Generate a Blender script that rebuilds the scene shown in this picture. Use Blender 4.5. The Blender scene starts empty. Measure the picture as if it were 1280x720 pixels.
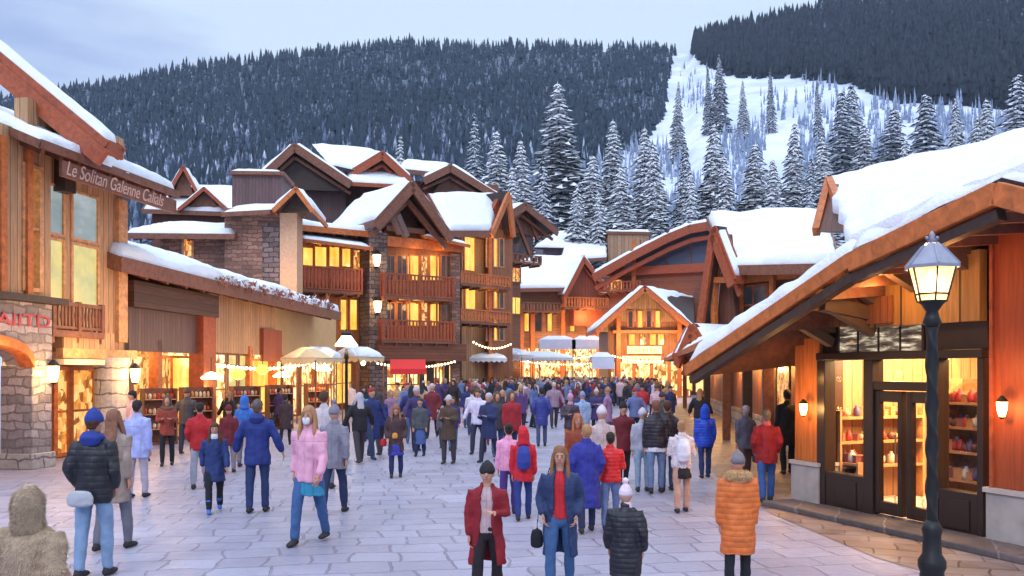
import bpy, bmesh, math, random
import numpy as np
from mathutils import Vector, Matrix, noise as mnoise
R = math.radians
rnd = random.Random(7)
scene = bpy.context.scene
COL = scene.collection
# ------------------------------------------------------------------ camera, world, sun, exposure
F, HC, HY = 1100.0, 2.2, 465.0            # focal length in photo pixels, eye height, horizon row of the 1280x720 photo
cd = bpy.data.cameras.new('camera'); cam = bpy.data.objects.new('camera', cd); COL.objects.link(cam)
cam.location = (0, 0, HC); cam.rotation_euler = (R(90), 0, 0)
cd.sensor_width = 36; cd.lens = 36*F/1280; cd.shift_y = (HY-360)/1280; cd.clip_end = 6000; cd.clip_start = .1
scene.camera = cam
w = bpy.data.worlds.new('World'); scene.world = w; w.use_nodes = True
nt = w.node_tree; N = nt.nodes; Lk = nt.links
bg = N['Background']
sky = N.new('ShaderNodeTexSky'); sky.sky_type = 'NISHITA'; sky.sun_disc = False
sky.sun_elevation = R(4); sky.sun_rotation = R(200); sky.altitude = 1500; sky.air_density = 1.2; sky.dust_density = .6; sky.ozone_density = 3
tc = N.new('ShaderNodeTexCoord'); mp = N.new('ShaderNodeMapping'); mp.inputs['Scale'].default_value = (1, 1, 5)
ns = N.new('ShaderNodeTexNoise'); ns.inputs['Scale'].default_value = 1.6; ns.inputs['Detail'].default_value = 6; ns.inputs['Roughness'].default_value = .55
rp = N.new('ShaderNodeValToRGB'); rp.color_ramp.elements[0].position = .36; rp.color_ramp.elements[0].color = (.24, .30, .62, 1)
rp.color_ramp.elements[1].position = .66; rp.color_ramp.elements[1].color = (.70, .82, .98, 1)
e = rp.color_ramp.elements.new(.52); e.color = (.46, .56, .84, 1)
sep = N.new('ShaderNodeSeparateXYZ'); Lk.new(tc.outputs['Generated'], sep.inputs[0])
# the dusk glow: the cloud deck is paler up and to the right of the street, deeper lavender low on the left
gx = N.new('ShaderNodeMath'); gx.operation = 'MULTIPLY_ADD'; gx.inputs[1].default_value = .18; gx.inputs[2].default_value = -.06; Lk.new(sep.outputs['X'], gx.inputs[0])
gz = N.new('ShaderNodeMath'); gz.operation = 'MULTIPLY_ADD'; gz.inputs[1].default_value = .62; Lk.new(sep.outputs['Z'], gz.inputs[0]); Lk.new(gx.outputs[0], gz.inputs[2])
gc = N.new('ShaderNodeMath'); gc.operation = 'MINIMUM'; gc.inputs[1].default_value = .22; Lk.new(gz.outputs[0], gc.inputs[0])
ad = N.new('ShaderNodeMath'); ad.operation = 'ADD'; Lk.new(ns.outputs['Fac'], ad.inputs[0]); Lk.new(gc.outputs[0], ad.inputs[1])
Lk.new(tc.outputs['Generated'], mp.inputs[0]); Lk.new(mp.outputs[0], ns.inputs['Vector']); Lk.new(ad.outputs[0], rp.inputs[0])
sc_ = N.new('ShaderNodeVectorMath'); sc_.operation = 'SCALE'; sc_.inputs['Scale'].default_value = .05; Lk.new(sky.outputs[0], sc_.inputs[0])
cl = N.new('ShaderNodeVectorMath'); cl.operation = 'SCALE'; cl.inputs['Scale'].default_value = .84; Lk.new(rp.outputs[0], cl.inputs[0])
sm = N.new('ShaderNodeVectorMath'); sm.operation = 'ADD'; Lk.new(sc_.outputs[0], sm.inputs[0]); Lk.new(cl.outputs[0], sm.inputs[1])
# an overcast deck is brighter towards the zenith than at the horizon
zr = N.new('ShaderNodeMapRange'); zr.interpolation_type = 'SMOOTHSTEP'; zr.inputs[1].default_value = .40; zr.inputs[2].default_value = .95; zr.inputs[3].default_value = 1.0; zr.inputs[4].default_value = 2.3
Lk.new(sep.outputs['Z'], zr.inputs[0]); zs_ = N.new('ShaderNodeVectorMath'); zs_.operation = 'SCALE'; Lk.new(sm.outputs[0], zs_.inputs[0]); Lk.new(zr.outputs[0], zs_.inputs['Scale'])
Lk.new(zs_.outputs[0], bg.inputs['Color']); bg.inputs['Strength'].default_value = 1.0
sl = bpy.data.lights.new('sun', 'SUN'); sl.energy = .9; sl.angle = R(18); sl.color = (.86, .88, 1.0)
so = bpy.data.objects.new('sun', sl); COL.objects.link(so); so.rotation_euler = (R(52), 0, R(-25))
vs = scene.view_settings; vs.view_transform = 'Standard'; vs.look = 'None'; vs.gamma = 1; vs.exposure = 0.20
scene.display_settings.display_device = 'sRGB'
scene.render.engine = 'CYCLES'
cy = scene.cycles; cy.max_bounces = 5; cy.diffuse_bounces = 2; cy.glossy_bounces = 2; cy.transmission_bounces = 3; cy.volume_bounces = 0
cy.use_denoising = True; cy.sample_clamp_indirect = 4; cy.use_light_tree = True; cy.caustics_reflective = False; cy.caustics_refractive = False

# ------------------------------------------------------------------ helpers
def at(px, py, Y): return Vector(((px-640)/F*Y, Y, HC-(py-HY)/F*Y))
def gdepth(py): return HC*F/(py-HY)
def tag(o, label=None, cat=None, group=None, kind=None):
    if label: o['label'] = label
    if cat: o['category'] = cat
    if group: o['group'] = group
    if kind: o['kind'] = kind
    return o
def empty(name, loc=(0, 0, 0), rz=0, label=None, cat=None, group=None):
    o = bpy.data.objects.new(name, None); COL.objects.link(o); o.location = loc; o.rotation_euler = (0, 0, rz); o.empty_display_size = .2
    return tag(o, label, cat, group)
class MB:
    def __init__(s): s.v = []; s.f = []; s.m = []
    def quad(s, *p, mi=0):
        n = len(s.v); s.v += [tuple(q) for q in p]; s.f.append(tuple(range(n, n+len(p)))); s.m.append(mi); return s
    def box(s, x0, x1, y0, y1, z0, z1, mi=0):
        if x0 > x1: x0, x1 = x1, x0
        if y0 > y1: y0, y1 = y1, y0
        if z0 > z1: z0, z1 = z1, z0
        n = len(s.v); s.v += [(x0,y0,z0),(x1,y0,z0),(x1,y1,z0),(x0,y1,z0),(x0,y0,z1),(x1,y0,z1),(x1,y1,z1),(x0,y1,z1)]
        for q in ((0,3,2,1),(4,5,6,7),(0,1,5,4),(1,2,6,5),(2,3,7,6),(3,0,4,7)): s.f.append(tuple(n+i for i in q)); s.m.append(mi)
        return s
    def hexa(s, b, t, mi=0):          # b, t: four bottom and four top points
        n = len(s.v); s.v += [tuple(p) for p in b]+[tuple(p) for p in t]
        for q in ((0,3,2,1),(4,5,6,7),(0,1,5,4),(1,2,6,5),(2,3,7,6),(3,0,4,7)): s.f.append(tuple(n+i for i in q)); s.m.append(mi)
        return s
    def beam(s, p, q, wd, ht, mi=0):    # wd sideways, ht in the upright direction
        p, q = Vector(p), Vector(q); d = (q-p).normalized()
        side = d.cross(Vector((0, 0, 1)))
        side = side.normalized() if side.length > 1e-3 else Vector((1, 0, 0))
        up = side.cross(d).normalized(); a = side*wd/2; b = up*ht/2
        return s.hexa([p-a-b, p+a-b, q+a-b, q-a-b], [p-a+b, p+a+b, q+a+b, q-a+b], mi)
    def tube(s, pts, rad, seg=8, mi=0, cap=True):
        pts = [Vector(p) for p in pts]
        if not hasattr(rad, '__len__'): rad = [rad]*len(pts)
        n0 = len(s.v)
        for i, p in enumerate(pts):
            d = (pts[min(i+1, len(pts)-1)]-pts[max(i-1, 0)]); d = d.normalized() if d.length > 1e-9 else Vector((0,0,1))
            ref = Vector((1, 0, 0)) if abs(d.x) < .9 else Vector((0, 1, 0))
            a = d.cross(ref).normalized(); b = d.cross(a).normalized()
            for k in range(seg):
                t = 2*math.pi*k/seg; s.v.append(tuple(p+(a*math.cos(t)+b*math.sin(t))*rad[i]))
        for i in range(len(pts)-1):
            for k in range(seg):
                k2 = (k+1) % seg; s.f.append((n0+i*seg+k, n0+(i+1)*seg+k, n0+(i+1)*seg+k2, n0+i*seg+k2)); s.m.append(mi)
        if cap:
            s.f.append(tuple(n0+k for k in range(seg))); s.m.append(mi)
            s.f.append(tuple(n0+(len(pts)-1)*seg+k for k in reversed(range(seg)))); s.m.append(mi)
        return s
    def lathe(s, prof, seg=16, c=(0, 0), mi=0):
        return s.tube([(c[0], c[1], z) for r, z in prof], [max(r, .0005) for r, z in prof], seg, mi)
    def ball(s, c, r, seg=8, rings=6, mi=0):
        if not hasattr(r, '__len__'): r = (r, r, r)
        n0 = len(s.v)
        for i in range(rings+1):
            ph = math.pi*i/rings
            for k in range(seg):
                t = 2*math.pi*k/seg
                s.v.append((c[0]+r[0]*math.sin(ph)*math.cos(t), c[1]+r[1]*math.sin(ph)*math.sin(t), c[2]-r[2]*math.cos(ph)))
        for i in range(rings):
            for k in range(seg):
                k2 = (k+1) % seg; s.f.append((n0+i*seg+k, n0+i*seg+k2, n0+(i+1)*seg+k2, n0+(i+1)*seg+k)); s.m.append(mi)
        return s
    def mesh(s, name, mats, smooth=False):
        me = bpy.data.meshes.new(name); me.from_pydata(s.v, [], s.f)
        if not hasattr(mats, '__len__'): mats = [mats]
        for m in mats: me.materials.append(m)
        if len(mats) > 1: me.polygons.foreach_set('material_index', s.m)
        if smooth: me.polygons.foreach_set('use_smooth', [True]*len(me.polygons))
        me.update(); return me
    def build(s, name, mats, parent=None, smooth=False, bevel=0, loc=None, rz=0):
        o = bpy.data.objects.new(name, s.mesh(name, mats, smooth)); COL.objects.link(o); o.parent = parent
        if loc is not None: o.location = loc
        if rz: o.rotation_euler = (0, 0, rz)
        if bevel:
            b = o.modifiers.new('b', 'BEVEL'); b.width = bevel; b.segments = 2; b.limit_method = 'ANGLE'
        return o

# ------------------------------------------------------------------ materials
MATS = {}
def newmat(name):
    m = bpy.data.materials.new(name); m.use_nodes = True; return m, m.node_tree.nodes, m.node_tree.links, m.node_tree.nodes['Principled BSDF']
def nn(N, t, **kw):
    n = N.new('ShaderNode'+t)
    for k, v in kw.items():
        if k in n.inputs: n.inputs[k].default_value = v
        else: setattr(n, k, v)
    return n
def mth(N, L, op, a, b=None, c=None):
    n = N.new('ShaderNodeMath'); n.operation = op
    for i, x in enumerate((a, b, c)):
        if x is None: continue
        if hasattr(x, 'links'): L.new(x, n.inputs[i])
        else: n.inputs[i].default_value = x
    return n.outputs[0]
def mix(N, L, f, a, b, bt='MIX'):
    n = N.new('ShaderNodeMix'); n.data_type = 'RGBA'; n.blend_type = bt
    for i, x in ((0, f), (6, a), (7, b)):
        if hasattr(x, 'links'): L.new(x, n.inputs[i])
        else: n.inputs[i].default_value = x if i == 0 or len(x) == 4 else (*x, 1)
    return n.outputs[2]
def bump(N, L, h, P, s=.3, d=.02):
    b = nn(N, 'Bump', Strength=s, Distance=d); L.new(h, b.inputs['Height']); L.new(b.outputs[0], P.inputs['Normal']); return b
def plain(name, col, rough=.6, metal=0, var=.25, scale=6, bmp=.15, emis=None, es=0):
    if name in MATS: return MATS[name]
    m, N, L, P = newmat(name)
    t = nn(N, 'TexCoord'); n = nn(N, 'TexNoise', Scale=scale, Detail=5.0); L.new(t.outputs['Object'], n.inputs['Vector'])
    c = mix(N, L, n.outputs['Fac'], tuple(x*(1-var) for x in col), tuple(min(1, x*(1+var)) for x in col)); L.new(c, P.inputs['Base Color'])
    P.inputs['Roughness'].default_value = rough; P.inputs['Metallic'].default_value = metal
    if bmp: bump(N, L, n.outputs['Fac'], P, bmp, .01)
    if emis: P.inputs['Emission Color'].default_value = (*emis, 1); P.inputs['Emission Strength'].default_value = es
    MATS[name] = m; return m
def wood(name, col, axis='v', wd=.16, rough=.55, var=.35):
    if name in MATS: return MATS[name]
    m, N, L, P = newmat(name)
    t = nn(N, 'TexCoord'); s = nn(N, 'SeparateXYZ'); L.new(t.outputs['Object'], s.inputs[0])
    xy = mth(N, L, 'ADD', s.outputs[0], s.outputs[1]); c = xy if axis == 'v' else s.outputs[2]
    mp = nn(N, 'Mapping'); mp.inputs['Scale'].default_value = (9, 9, .7) if axis == 'v' else (.7, .7, 9)
    if axis == 'g': mp.inputs['Scale'].default_value = (3, 3, 3)
    L.new(t.outputs['Object'], mp.inputs[0]); g = nn(N, 'TexNoise', Scale=2.5, Detail=8.0, Distortion=.6); L.new(mp.outputs[0], g.inputs['Vector'])
    big = nn(N, 'TexNoise', Scale=.7, Detail=3.0); L.new(t.outputs['Object'], big.inputs['Vector'])
    dk = tuple(x*(1-var) for x in col); lt = tuple(min(1, x*(1+var)) for x in col)
    r = nn(N, 'MapRange'); r.inputs[1].default_value = .3; r.inputs[2].default_value = .7; L.new(g.outputs['Fac'], r.inputs[0])
    cc = mix(N, L, r.outputs[0], dk, lt)
    cc = mix(N, L, mth(N, L, 'MULTIPLY', big.outputs['Fac'], .5), cc, tuple(x*.55 for x in col))
    h = r.outputs[0]
    if axis != 'g':
        q = mth(N, L, 'DIVIDE', c, wd); fl = mth(N, L, 'FLOOR', q); fr_ = mth(N, L, 'FRACT', q)
        wn = nn(N, 'TexWhiteNoise', noise_dimensions='1D'); L.new(fl, wn.inputs['W'])
        cc = mix(N, L, mth(N, L, 'MULTIPLY', wn.outputs['Value'], .55), cc, tuple(x*.45 for x in col))
        gap = mth(N, L, 'LESS_THAN', fr_, .07)
        cc = mix(N, L, gap, cc, tuple(x*.12 for x in col))
        h = mth(N, L, 'SUBTRACT', mth(N, L, 'MULTIPLY', h, .3), mth(N, L, 'MULTIPLY', gap, 1.0))
    L.new(cc, P.inputs['Base Color']); P.inputs['Roughness'].default_value = rough
    bump(N, L, h, P, .35, .012); MATS[name] = m; return m
def stone(name, col, bw=.45, bh=.22, var=.4, mortar=(.20, .17, .17), rough=.85, ms=.025):
    if name in MATS: return MATS[name]
    m, N, L, P = newmat(name)
    t = nn(N, 'TexCoord'); s = nn(N, 'SeparateXYZ'); L.new(t.outputs['Object'], s.inputs[0])
    c = nn(N, 'CombineXYZ'); L.new(mth(N, L, 'ADD', s.outputs[0], s.outputs[1]), c.inputs[0]); L.new(s.outputs[2], c.inputs[1])
    dn = nn(N, 'TexNoise', Scale=2.6, Detail=4.0); L.new(t.outputs['Object'], dn.inputs['Vector'])
    ds = nn(N, 'VectorMath', operation='SCALE'); ds.inputs['Scale'].default_value = .26; L.new(dn.outputs['Color'], ds.inputs[0])
    a = nn(N, 'VectorMath', operation='ADD'); L.new(c.outputs[0], a.inputs[0]); L.new(ds.outputs[0], a.inputs[1])
    b = nn(N, 'TexBrick', Scale=1.0); b.inputs['Brick Width'].default_value = bw; b.inputs['Row Height'].default_value = bh
    b.inputs['Mortar Size'].default_value = ms; b.inputs['Mortar Smooth'].default_value = .4; b.inputs['Bias'].default_value = 0
    b.inputs['Color1'].default_value = (*[x*(1-var) for x in col], 1); b.inputs['Color2'].default_value = (*[min(1, x*(1+var)) for x in col], 1); b.inputs['Mortar'].default_value = (*mortar, 1)
    L.new(a.outputs[0], b.inputs['Vector'])
    n = nn(N, 'TexNoise', Scale=9.0, Detail=6.0); L.new(t.outputs['Object'], n.inputs['Vector'])
    cc = mix(N, L, .45, b.outputs['Color'], n.outputs['Fac'], 'OVERLAY'); L.new(cc, P.inputs['Base Color'])
    P.inputs['Roughness'].default_value = rough
    h = mth(N, L, 'SUBTRACT', mth(N, L, 'MULTIPLY', n.outputs['Fac'], .5), b.outputs['Fac']); bump(N, L, h, P, .6, .03)
    MATS[name] = m; return m
def lit(name, c1, c2, c3, es, scale=2.0, sampled=True, ys=1.0, clut=0.0):
    """a glowing pane, in uneven patches, under a glossy pane"""
    if name in MATS: return MATS[name]
    m, N, L, P = newmat(name)
    t = nn(N, 'TexCoord'); mp = nn(N, 'Mapping'); mp.inputs['Scale'].default_value = (scale, scale, scale*ys); L.new(t.outputs['Object'], mp.inputs[0])
    n = nn(N, 'TexNoise', Scale=1.0, Detail=4.0, Roughness=.6); L.new(mp.outputs[0], n.inputs['Vector'])
    vo = nn(N, 'TexVoronoi', Scale=3.2, distance='CHEBYCHEV'); L.new(mp.outputs[0], vo.inputs['Vector']); vs_ = nn(N, 'SeparateColor'); L.new(vo.outputs['Color'], vs_.inputs[0])
    fac = mth(N, L, 'ADD', mth(N, L, 'MULTIPLY', n.outputs['Fac'], 1-clut*.5), mth(N, L, 'MULTIPLY', vs_.outputs[0], clut*.5))
    r = nn(N, 'ValToRGB'); cr = r.color_ramp; cr.elements[0].position = .34; cr.elements[0].color = (*c1, 1); cr.elements[1].position = .68; cr.elements[1].color = (*c3, 1)
    e = cr.elements.new(.5); e.color = (*c2, 1); L.new(fac, r.inputs[0])
    P.inputs['Base Color'].default_value = (.02, .02, .02, 1); P.inputs['Roughness'].default_value = .12
    L.new(r.outputs[0], P.inputs['Emission Color']); P.inputs['Emission Strength'].default_value = es
    if not sampled: m.cycles.emission_sampling = 'NONE'
    MATS[name] = m; return m
def glow(name, col, es, sampled=True):
    if name in MATS: return MATS[name]
    m, N, L, P = newmat(name); P.inputs['Base Color'].default_value = (*col, 1)
    P.inputs['Emission Color'].default_value = (*col, 1); P.inputs['Emission Strength'].default_value = es
    if not sampled: m.cycles.emission_sampling = 'NONE'
    MATS[name] = m; return m
def snowmat():
    m, N, L, P = newmat('snow'); t = nn(N, 'TexCoord')
    n = nn(N, 'TexNoise', Scale=1.6, Detail=8.0, Roughness=.6); L.new(t.outputs['Object'], n.inputs['Vector'])
    n2 = nn(N, 'TexNoise', Scale=28.0, Detail=3.0); L.new(t.outputs['Object'], n2.inputs['Vector'])
    L.new(mix(N, L, n.outputs['Fac'], (.80, .84, .93), (.93, .95, .99)), P.inputs['Base Color'])
    P.inputs['Roughness'].default_value = .8
    h = mth(N, L, 'ADD', n.outputs['Fac'], mth(N, L, 'MULTIPLY', n2.outputs['Fac'], .12)); bump(N, L, h, P, .8, .15)
    MATS['snow'] = m; return m
SNOW = snowmat()
W_LIGHT = wood('wood_light', (.62, .34, .17), 'v', .22)
W_LIGHTG = wood('wood_light_beam', (.70, .34, .15), 'g')
W_ORANGE = wood('wood_orange', (.40, .135, .045), 'v', .14)
W_ORANGEG = wood('wood_orange_beam', (.58, .155, .035), 'g')
W_RED = wood('wood_red', (.38, .075, .025), 'v', .12)
W_REDG = wood('wood_red_beam', (.40, .085, .03), 'g')
W_BROWN = wood('wood_brown', (.17, .06, .035), 'v', .16)
W_BROWNG = wood('wood_brown_beam', (.23, .085, .048), 'g')
W_BROWNH = wood('wood_brown_boards', (.24, .08, .04), 'h', .2)
W_DARK = wood('wood_dark', (.05, .028, .022), 'g')
W_PURPLE = wood('wood_weathered', (.16, .085, .085), 'v', .17)
W_PLASTER = plain('plaster_cream', (.66, .42, .2), .8, var=.15, scale=2)
STONE = stone('stone_grey', (.34, .29, .29), .42, .2)
STONE_B = stone('stone_brown', (.28, .15, .11), .5, .2, mortar=(.15, .085, .07))
STONE_P = stone('stone_pale', (.52, .46, .42), .6, .35, .2)
STONE_D = stone('stone_dark', (.17, .125, .12), .5, .25, mortar=(.04, .03, .04))
IRON = plain('black_iron', (.006, .005, .005), .5, .0, .3, 20)
FRAME = plain('dark_frame', (.028, .016, .012), .35, 0, .3, 8)
LITY = lit('pane_yellow', (.85, .36, .04), (1, .55, .07), (1, .74, .18), 1.15, 2.2, False, .25)
LITO = lit('pane_orange', (.30, .08, .015), (.9, .33, .06), (1, .62, .2), 1.0, 2.6, False, .6, 1.0)
LITS = lit('pane_shop', (.30, .09, .02), (1, .50, .12), (1, .80, .42), 1.5, 1.6, True, .6, 1.1)
LITG = lit('pane_green', (.48, .44, .18), (.72, .60, .22), (1, .68, .2), .95, .7, False)
GREYP = lit('pane_painted_reflection', (.22, .29, .30), (.32, .38, .38), (.50, .58, .64), .8, .5, False, 1.6)  # sky and hill reflection painted into a dim glow, no lit room behind
DARKP = lit('pane_dark', (.01, .01, .015), (.03, .025, .03), (.12, .05, .03), .7, 1.5, False)
BULB = glow('bulb_warm', (1, .62, .25), 9, False)
BULBW = glow('bulb_cream', (1, .74, .42), 5, False)

def point(name, loc, e, col=(1, .55, .2), r=.12, parent=None):
    l = bpy.data.lights.new(name, 'POINT'); l.energy = e; l.color = col; l.shadow_soft_size = r
    o = bpy.data.objects.new(name, l); COL.objects.link(o); o.location = loc; o.parent = parent; return o
def area(name, loc, e, sx, sy, rot=(0, 0, 0), col=(1, .6, .28), parent=None):
    l = bpy.data.lights.new(name, 'AREA'); l.energy = e; l.color = col; l.shape = 'RECTANGLE'; l.size = sx; l.size_y = sy
    o = bpy.data.objects.new(name, l); COL.objects.link(o); o.location = loc; o.rotation_euler = rot; o.parent = parent; return o

# ------------------------------------------------------------------ building frame: u along the facade, v into the building, z up
class Bld:
    def __init__(s, name, label, cat, p0, d0, p1, d1, group=None):
        s.P0 = Vector(((p0-640)/F*d0, d0)); P1 = Vector(((p1-640)/F*d1, d1)); s.d = (P1-s.P0); s.len = s.d.length; s.d.normalize()
        s.n = Vector((-s.d.y, s.d.x)); s.rz = math.atan2(s.d.y, s.d.x)
        s.e = empty(name, (s.P0.x, s.P0.y, 0), s.rz, label, cat, group)
    def loc(s, X, Y, Z): q = Vector((X, Y))-s.P0; return Vector((q.dot(s.d), q.dot(s.n), Z))
    def world(s, u, v, z): q = s.P0+s.d*u+s.n*v; return Vector((q.x, q.y, z))
    def P(s, px, py, v=0.0):
        o = s.loc(0, 0, HC); d = Vector(((px-640)/F, 1.0)); dl = Vector((d.dot(s.d), d.dot(s.n), (HY-py)/F)); t = (v-o.y)/dl.y; return o+dl*t
    def PU(s, px, py, u):
        o = s.loc(0, 0, HC); d = Vector(((px-640)/F, 1.0)); dl = Vector((d.dot(s.d), d.dot(s.n), (HY-py)/F)); t = (u-o.x)/dl.x; return o+dl*t
    def D(s, px, py, Y): p = at(px, py, Y); return s.loc(p.x, p.y, p.z)
    def uz(s, r, v=0.0):      # pixel rect -> u0,u1,z0,z1 on plane v (rows read at the rect's middle column)
        x0, y0, x1, y1 = r; xm = (x0+x1)/2
        return s.P(x0, y0, v).x, s.P(x1, y0, v).x, s.P(xm, y1, v).z, s.P(xm, y0, v).z
    def wall(s, u0, u1, z0, z1, holes=(), v0=0.0, v1=.3, mat=None, name='wall', parent=None):
        us = sorted({u0, u1, *[min(max(h[i], u0), u1) for h in holes for i in (0, 1)]}); zs = sorted({z0, z1, *[min(max(h[i], z0), z1) for h in holes for i in (2, 3)]})
        m = MB()
        def solid(a, b):
            if a < 0 or b < 0 or a >= len(us)-1 or b >= len(zs)-1: return False
            um, zm = (us[a]+us[a+1])/2, (zs[b]+zs[b+1])/2
            return not any(h[0] < um < h[1] and h[2] < zm < h[3] for h in holes)
        for i in range(len(us)-1):
            for j in range(len(zs)-1):
                if not solid(i, j): continue
                a, b, c, d = us[i], us[i+1], zs[j], zs[j+1]
                m.quad((a,v0,c),(b,v0,c),(b,v0,d),(a,v0,d)); m.quad((b,v1,c),(a,v1,c),(a,v1,d),(b,v1,d))
                if not solid(i-1, j): m.quad((a,v1,c),(a,v0,c),(a,v0,d),(a,v1,d))
                if not solid(i+1, j): m.quad((b,v0,c),(b,v1,c),(b,v1,d),(b,v0,d))
                if not solid(i, j-1): m.quad((a,v1,c),(b,v1,c),(b,v0,c),(a,v0,c))
                if not solid(i, j+1): m.quad((a,v0,d),(b,v0,d),(b,v1,d),(a,v1,d))
        return m.build(name, mat or W_ORANGE, parent or s.e)
    def box(s, name, mat, u0, u1, v0, v1, z0, z1, parent=None, bevel=0):
        return MB().box(u0, u1, v0, v1, z0, z1).build(name, mat, parent or s.e, bevel=bevel)
    def window(s, r, nx=2, ny=1, pane=None, frame=None, v=0.0, fw=.07, proud=.06, px=True, name='window', sill=True, recess=None):
        u0, u1, z0, z1 = s.uz(r, v) if px else r
        m = MB(); f = fw; vf = v-proud; vb = v+.02 if recess is None else v+recess
        m.box(u0-f, u0+f*.4, vf, vb, z0-f, z1+f); m.box(u1-f*.4, u1+f, vf, vb, z0-f, z1+f)
        m.box(u0+f*.4, u1-f*.4, vf+.003, vb, z1, z1+f); m.box(u0+f*.4, u1-f*.4, vf+.003, vb, z0-f, z0)
        for i in range(1, nx): c = u0+(u1-u0)*i/nx; m.box(c-f*.35, c+f*.35, vf+.012, vb, z0, z1)
        for i in range(1, ny): c = z0+(z1-z0)*i/ny; m.box(u0, u1, vf+.02, vb, c-f*.3, c+f*.3)
        w = m.build(name, frame or W_BROWNG, s.e)
        vp = (vf+.035) if recess is None else v+recess-.03
        MB().box(u0, u1, vp, vp+.012, z0, z1).build('pane', pane or LITY, w)
        if sill: MB().box(u0-f*1.6, u1+f*1.6, vf-.06, vf-.003, z0-f-.05, z0-f+.01).build('sill', frame or W_BROWNG, w)
        return w
    def balcony(s, r, v=0.0, out=1.0, mat=None, post=None, step=.16, solid=False, top=None):
        """r: pixel rect of the railing front, seen on the plane v-out"""
        u0, u1, z0, z1 = s.uz(r, v-out); mat = mat or W_REDG
        b = MB().box(u0-.05, u1+.05, v-out-.05, v-.003, z0-.2, z0-.04).build('balcony', W_BROWNG, s.e)
        k = MB()
        for uu in np.arange(u0+.04, u1, .9): k.box(uu-.06, uu+.06, v-out+.02, v-.01, z0-.34, z0-.2)
        k.build('joist', W_BROWNG, b)
        m = MB(); m.box(u0-.04, u1+.04, v-out-.05, v-out+.05, z1-.07, z1+.02); m.box(u0-.02, u1+.02, v-out-.03, v-out+.03, z0, z0+.07)
        n = max(2, int((u1-u0)/1.6))
        for i in range(n+1): c = u0+(u1-u0)*i/n; m.box(c-.06, c+.06, v-out-.06, v-out+.06, z0-.04, z1+.05)
        m.box(u0-.03, u0+.03, v-out+.06, v-.01, z1-.06, z1+.01); m.box(u1-.03, u1+.03, v-out+.06, v-.01, z1-.06, z1+.01)
        g = m.build('railing', mat, b); q = MB()
        wd = step*.62 if not solid else step*.96
        c = u0+step/2
        while c < u1: q.hexa([(c-wd*.3, v-out-.02, z0+.07), (c+wd*.3, v-out-.02, z0+.07), (c+wd*.3, v-out+.02, z0+.07), (c-wd*.3, v-out+.02, z0+.07)],
                            [(c-wd/2, v-out-.02, z0+(z1-z0)*.5), (c+wd/2, v-out-.02, z0+(z1-z0)*.5), (c+wd/2, v-out+.02, z0+(z1-z0)*.5), (c-wd/2, v-out+.02, z0+(z1-z0)*.5)]) \
                       .hexa([(c-wd/2, v-out-.02, z0+(z1-z0)*.5), (c+wd/2, v-out-.02, z0+(z1-z0)*.5), (c+wd/2, v-out+.02, z0+(z1-z0)*.5), (c-wd/2, v-out+.02, z0+(z1-z0)*.5)],
                            [(c-wd*.3, v-out-.02, z1-.07), (c+wd*.3, v-out-.02, z1-.07), (c+wd*.3, v-out+.02, z1-.07), (c-wd*.3, v-out+.02, z1-.07)]); c += step
        for sd in (u0, u1):
            for vv in np.arange(v-out+.2, v-.05, step*1.2): q.box(sd-.015, sd+.015, vv-wd*.4, vv+wd*.4, z0-.04, z1-.06)
        q.build('baluster_panel', mat, g)
        return b
    def roof(s, pts, th=.22, sn=.35, mat=None, snow=True, fascia=None, rafters=0, ins=.1, parent=None, fe=(1, 1, 1, 1), lump=1.0, res=.3):
        """pts: eave-left, eave-right, ridge-right, ridge-left in local coordinates; wooden deck, fascia boards, rafter tails and a snow blanket"""
        p = [Vector(q) for q in pts]; nrm = (p[1]-p[0]).cross(p[3]-p[0]).normalized()
        if nrm.z < 0: nrm = -nrm
        dn = nrm*-th
        r = MB().hexa([q+dn for q in p], p).build('roof', mat or W_DARK, parent or s.e)
        if fascia:
            fh = .30*(th/.22)
            m = MB()
            for i, (a, b) in enumerate(((0, 1), (1, 2), (2, 3), (3, 0))):
                if i == 2 or not fe[i]: continue
                c = sum(p, Vector())/4; mid = (p[a]+p[b])/2; e = (p[b]-p[a]).normalized(); o = e.cross(Vector((0, 0, 1))); o = o.normalized() if o.length > 1e-4 else Vector((0,0,0))
                if o.dot(mid-c) < 0: o = -o
                off = o*.045-Vector((0, 0, fh*.42)); m.beam(p[a]+off-e*.05, p[b]+off+e*.05, .07, fh)
            m.build('fascia', fascia, r)
        if rafters:
            m = MB()
            for i in range(rafters):
                t = (i+.5)/rafters; a = p[0].lerp(p[1], t); b = p[3].lerp(p[2], t); a = a.lerp(b, .02)
                m.beam(a+dn-Vector((0, 0, .07)), a.lerp(b, .6)+dn-Vector((0, 0, .07)), .12, .15)
            m.build('rafter', W_BROWNG, r)
        if snow: snowpad(p, nrm, sn*.62, r, ins, lump, res)
        return r
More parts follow.
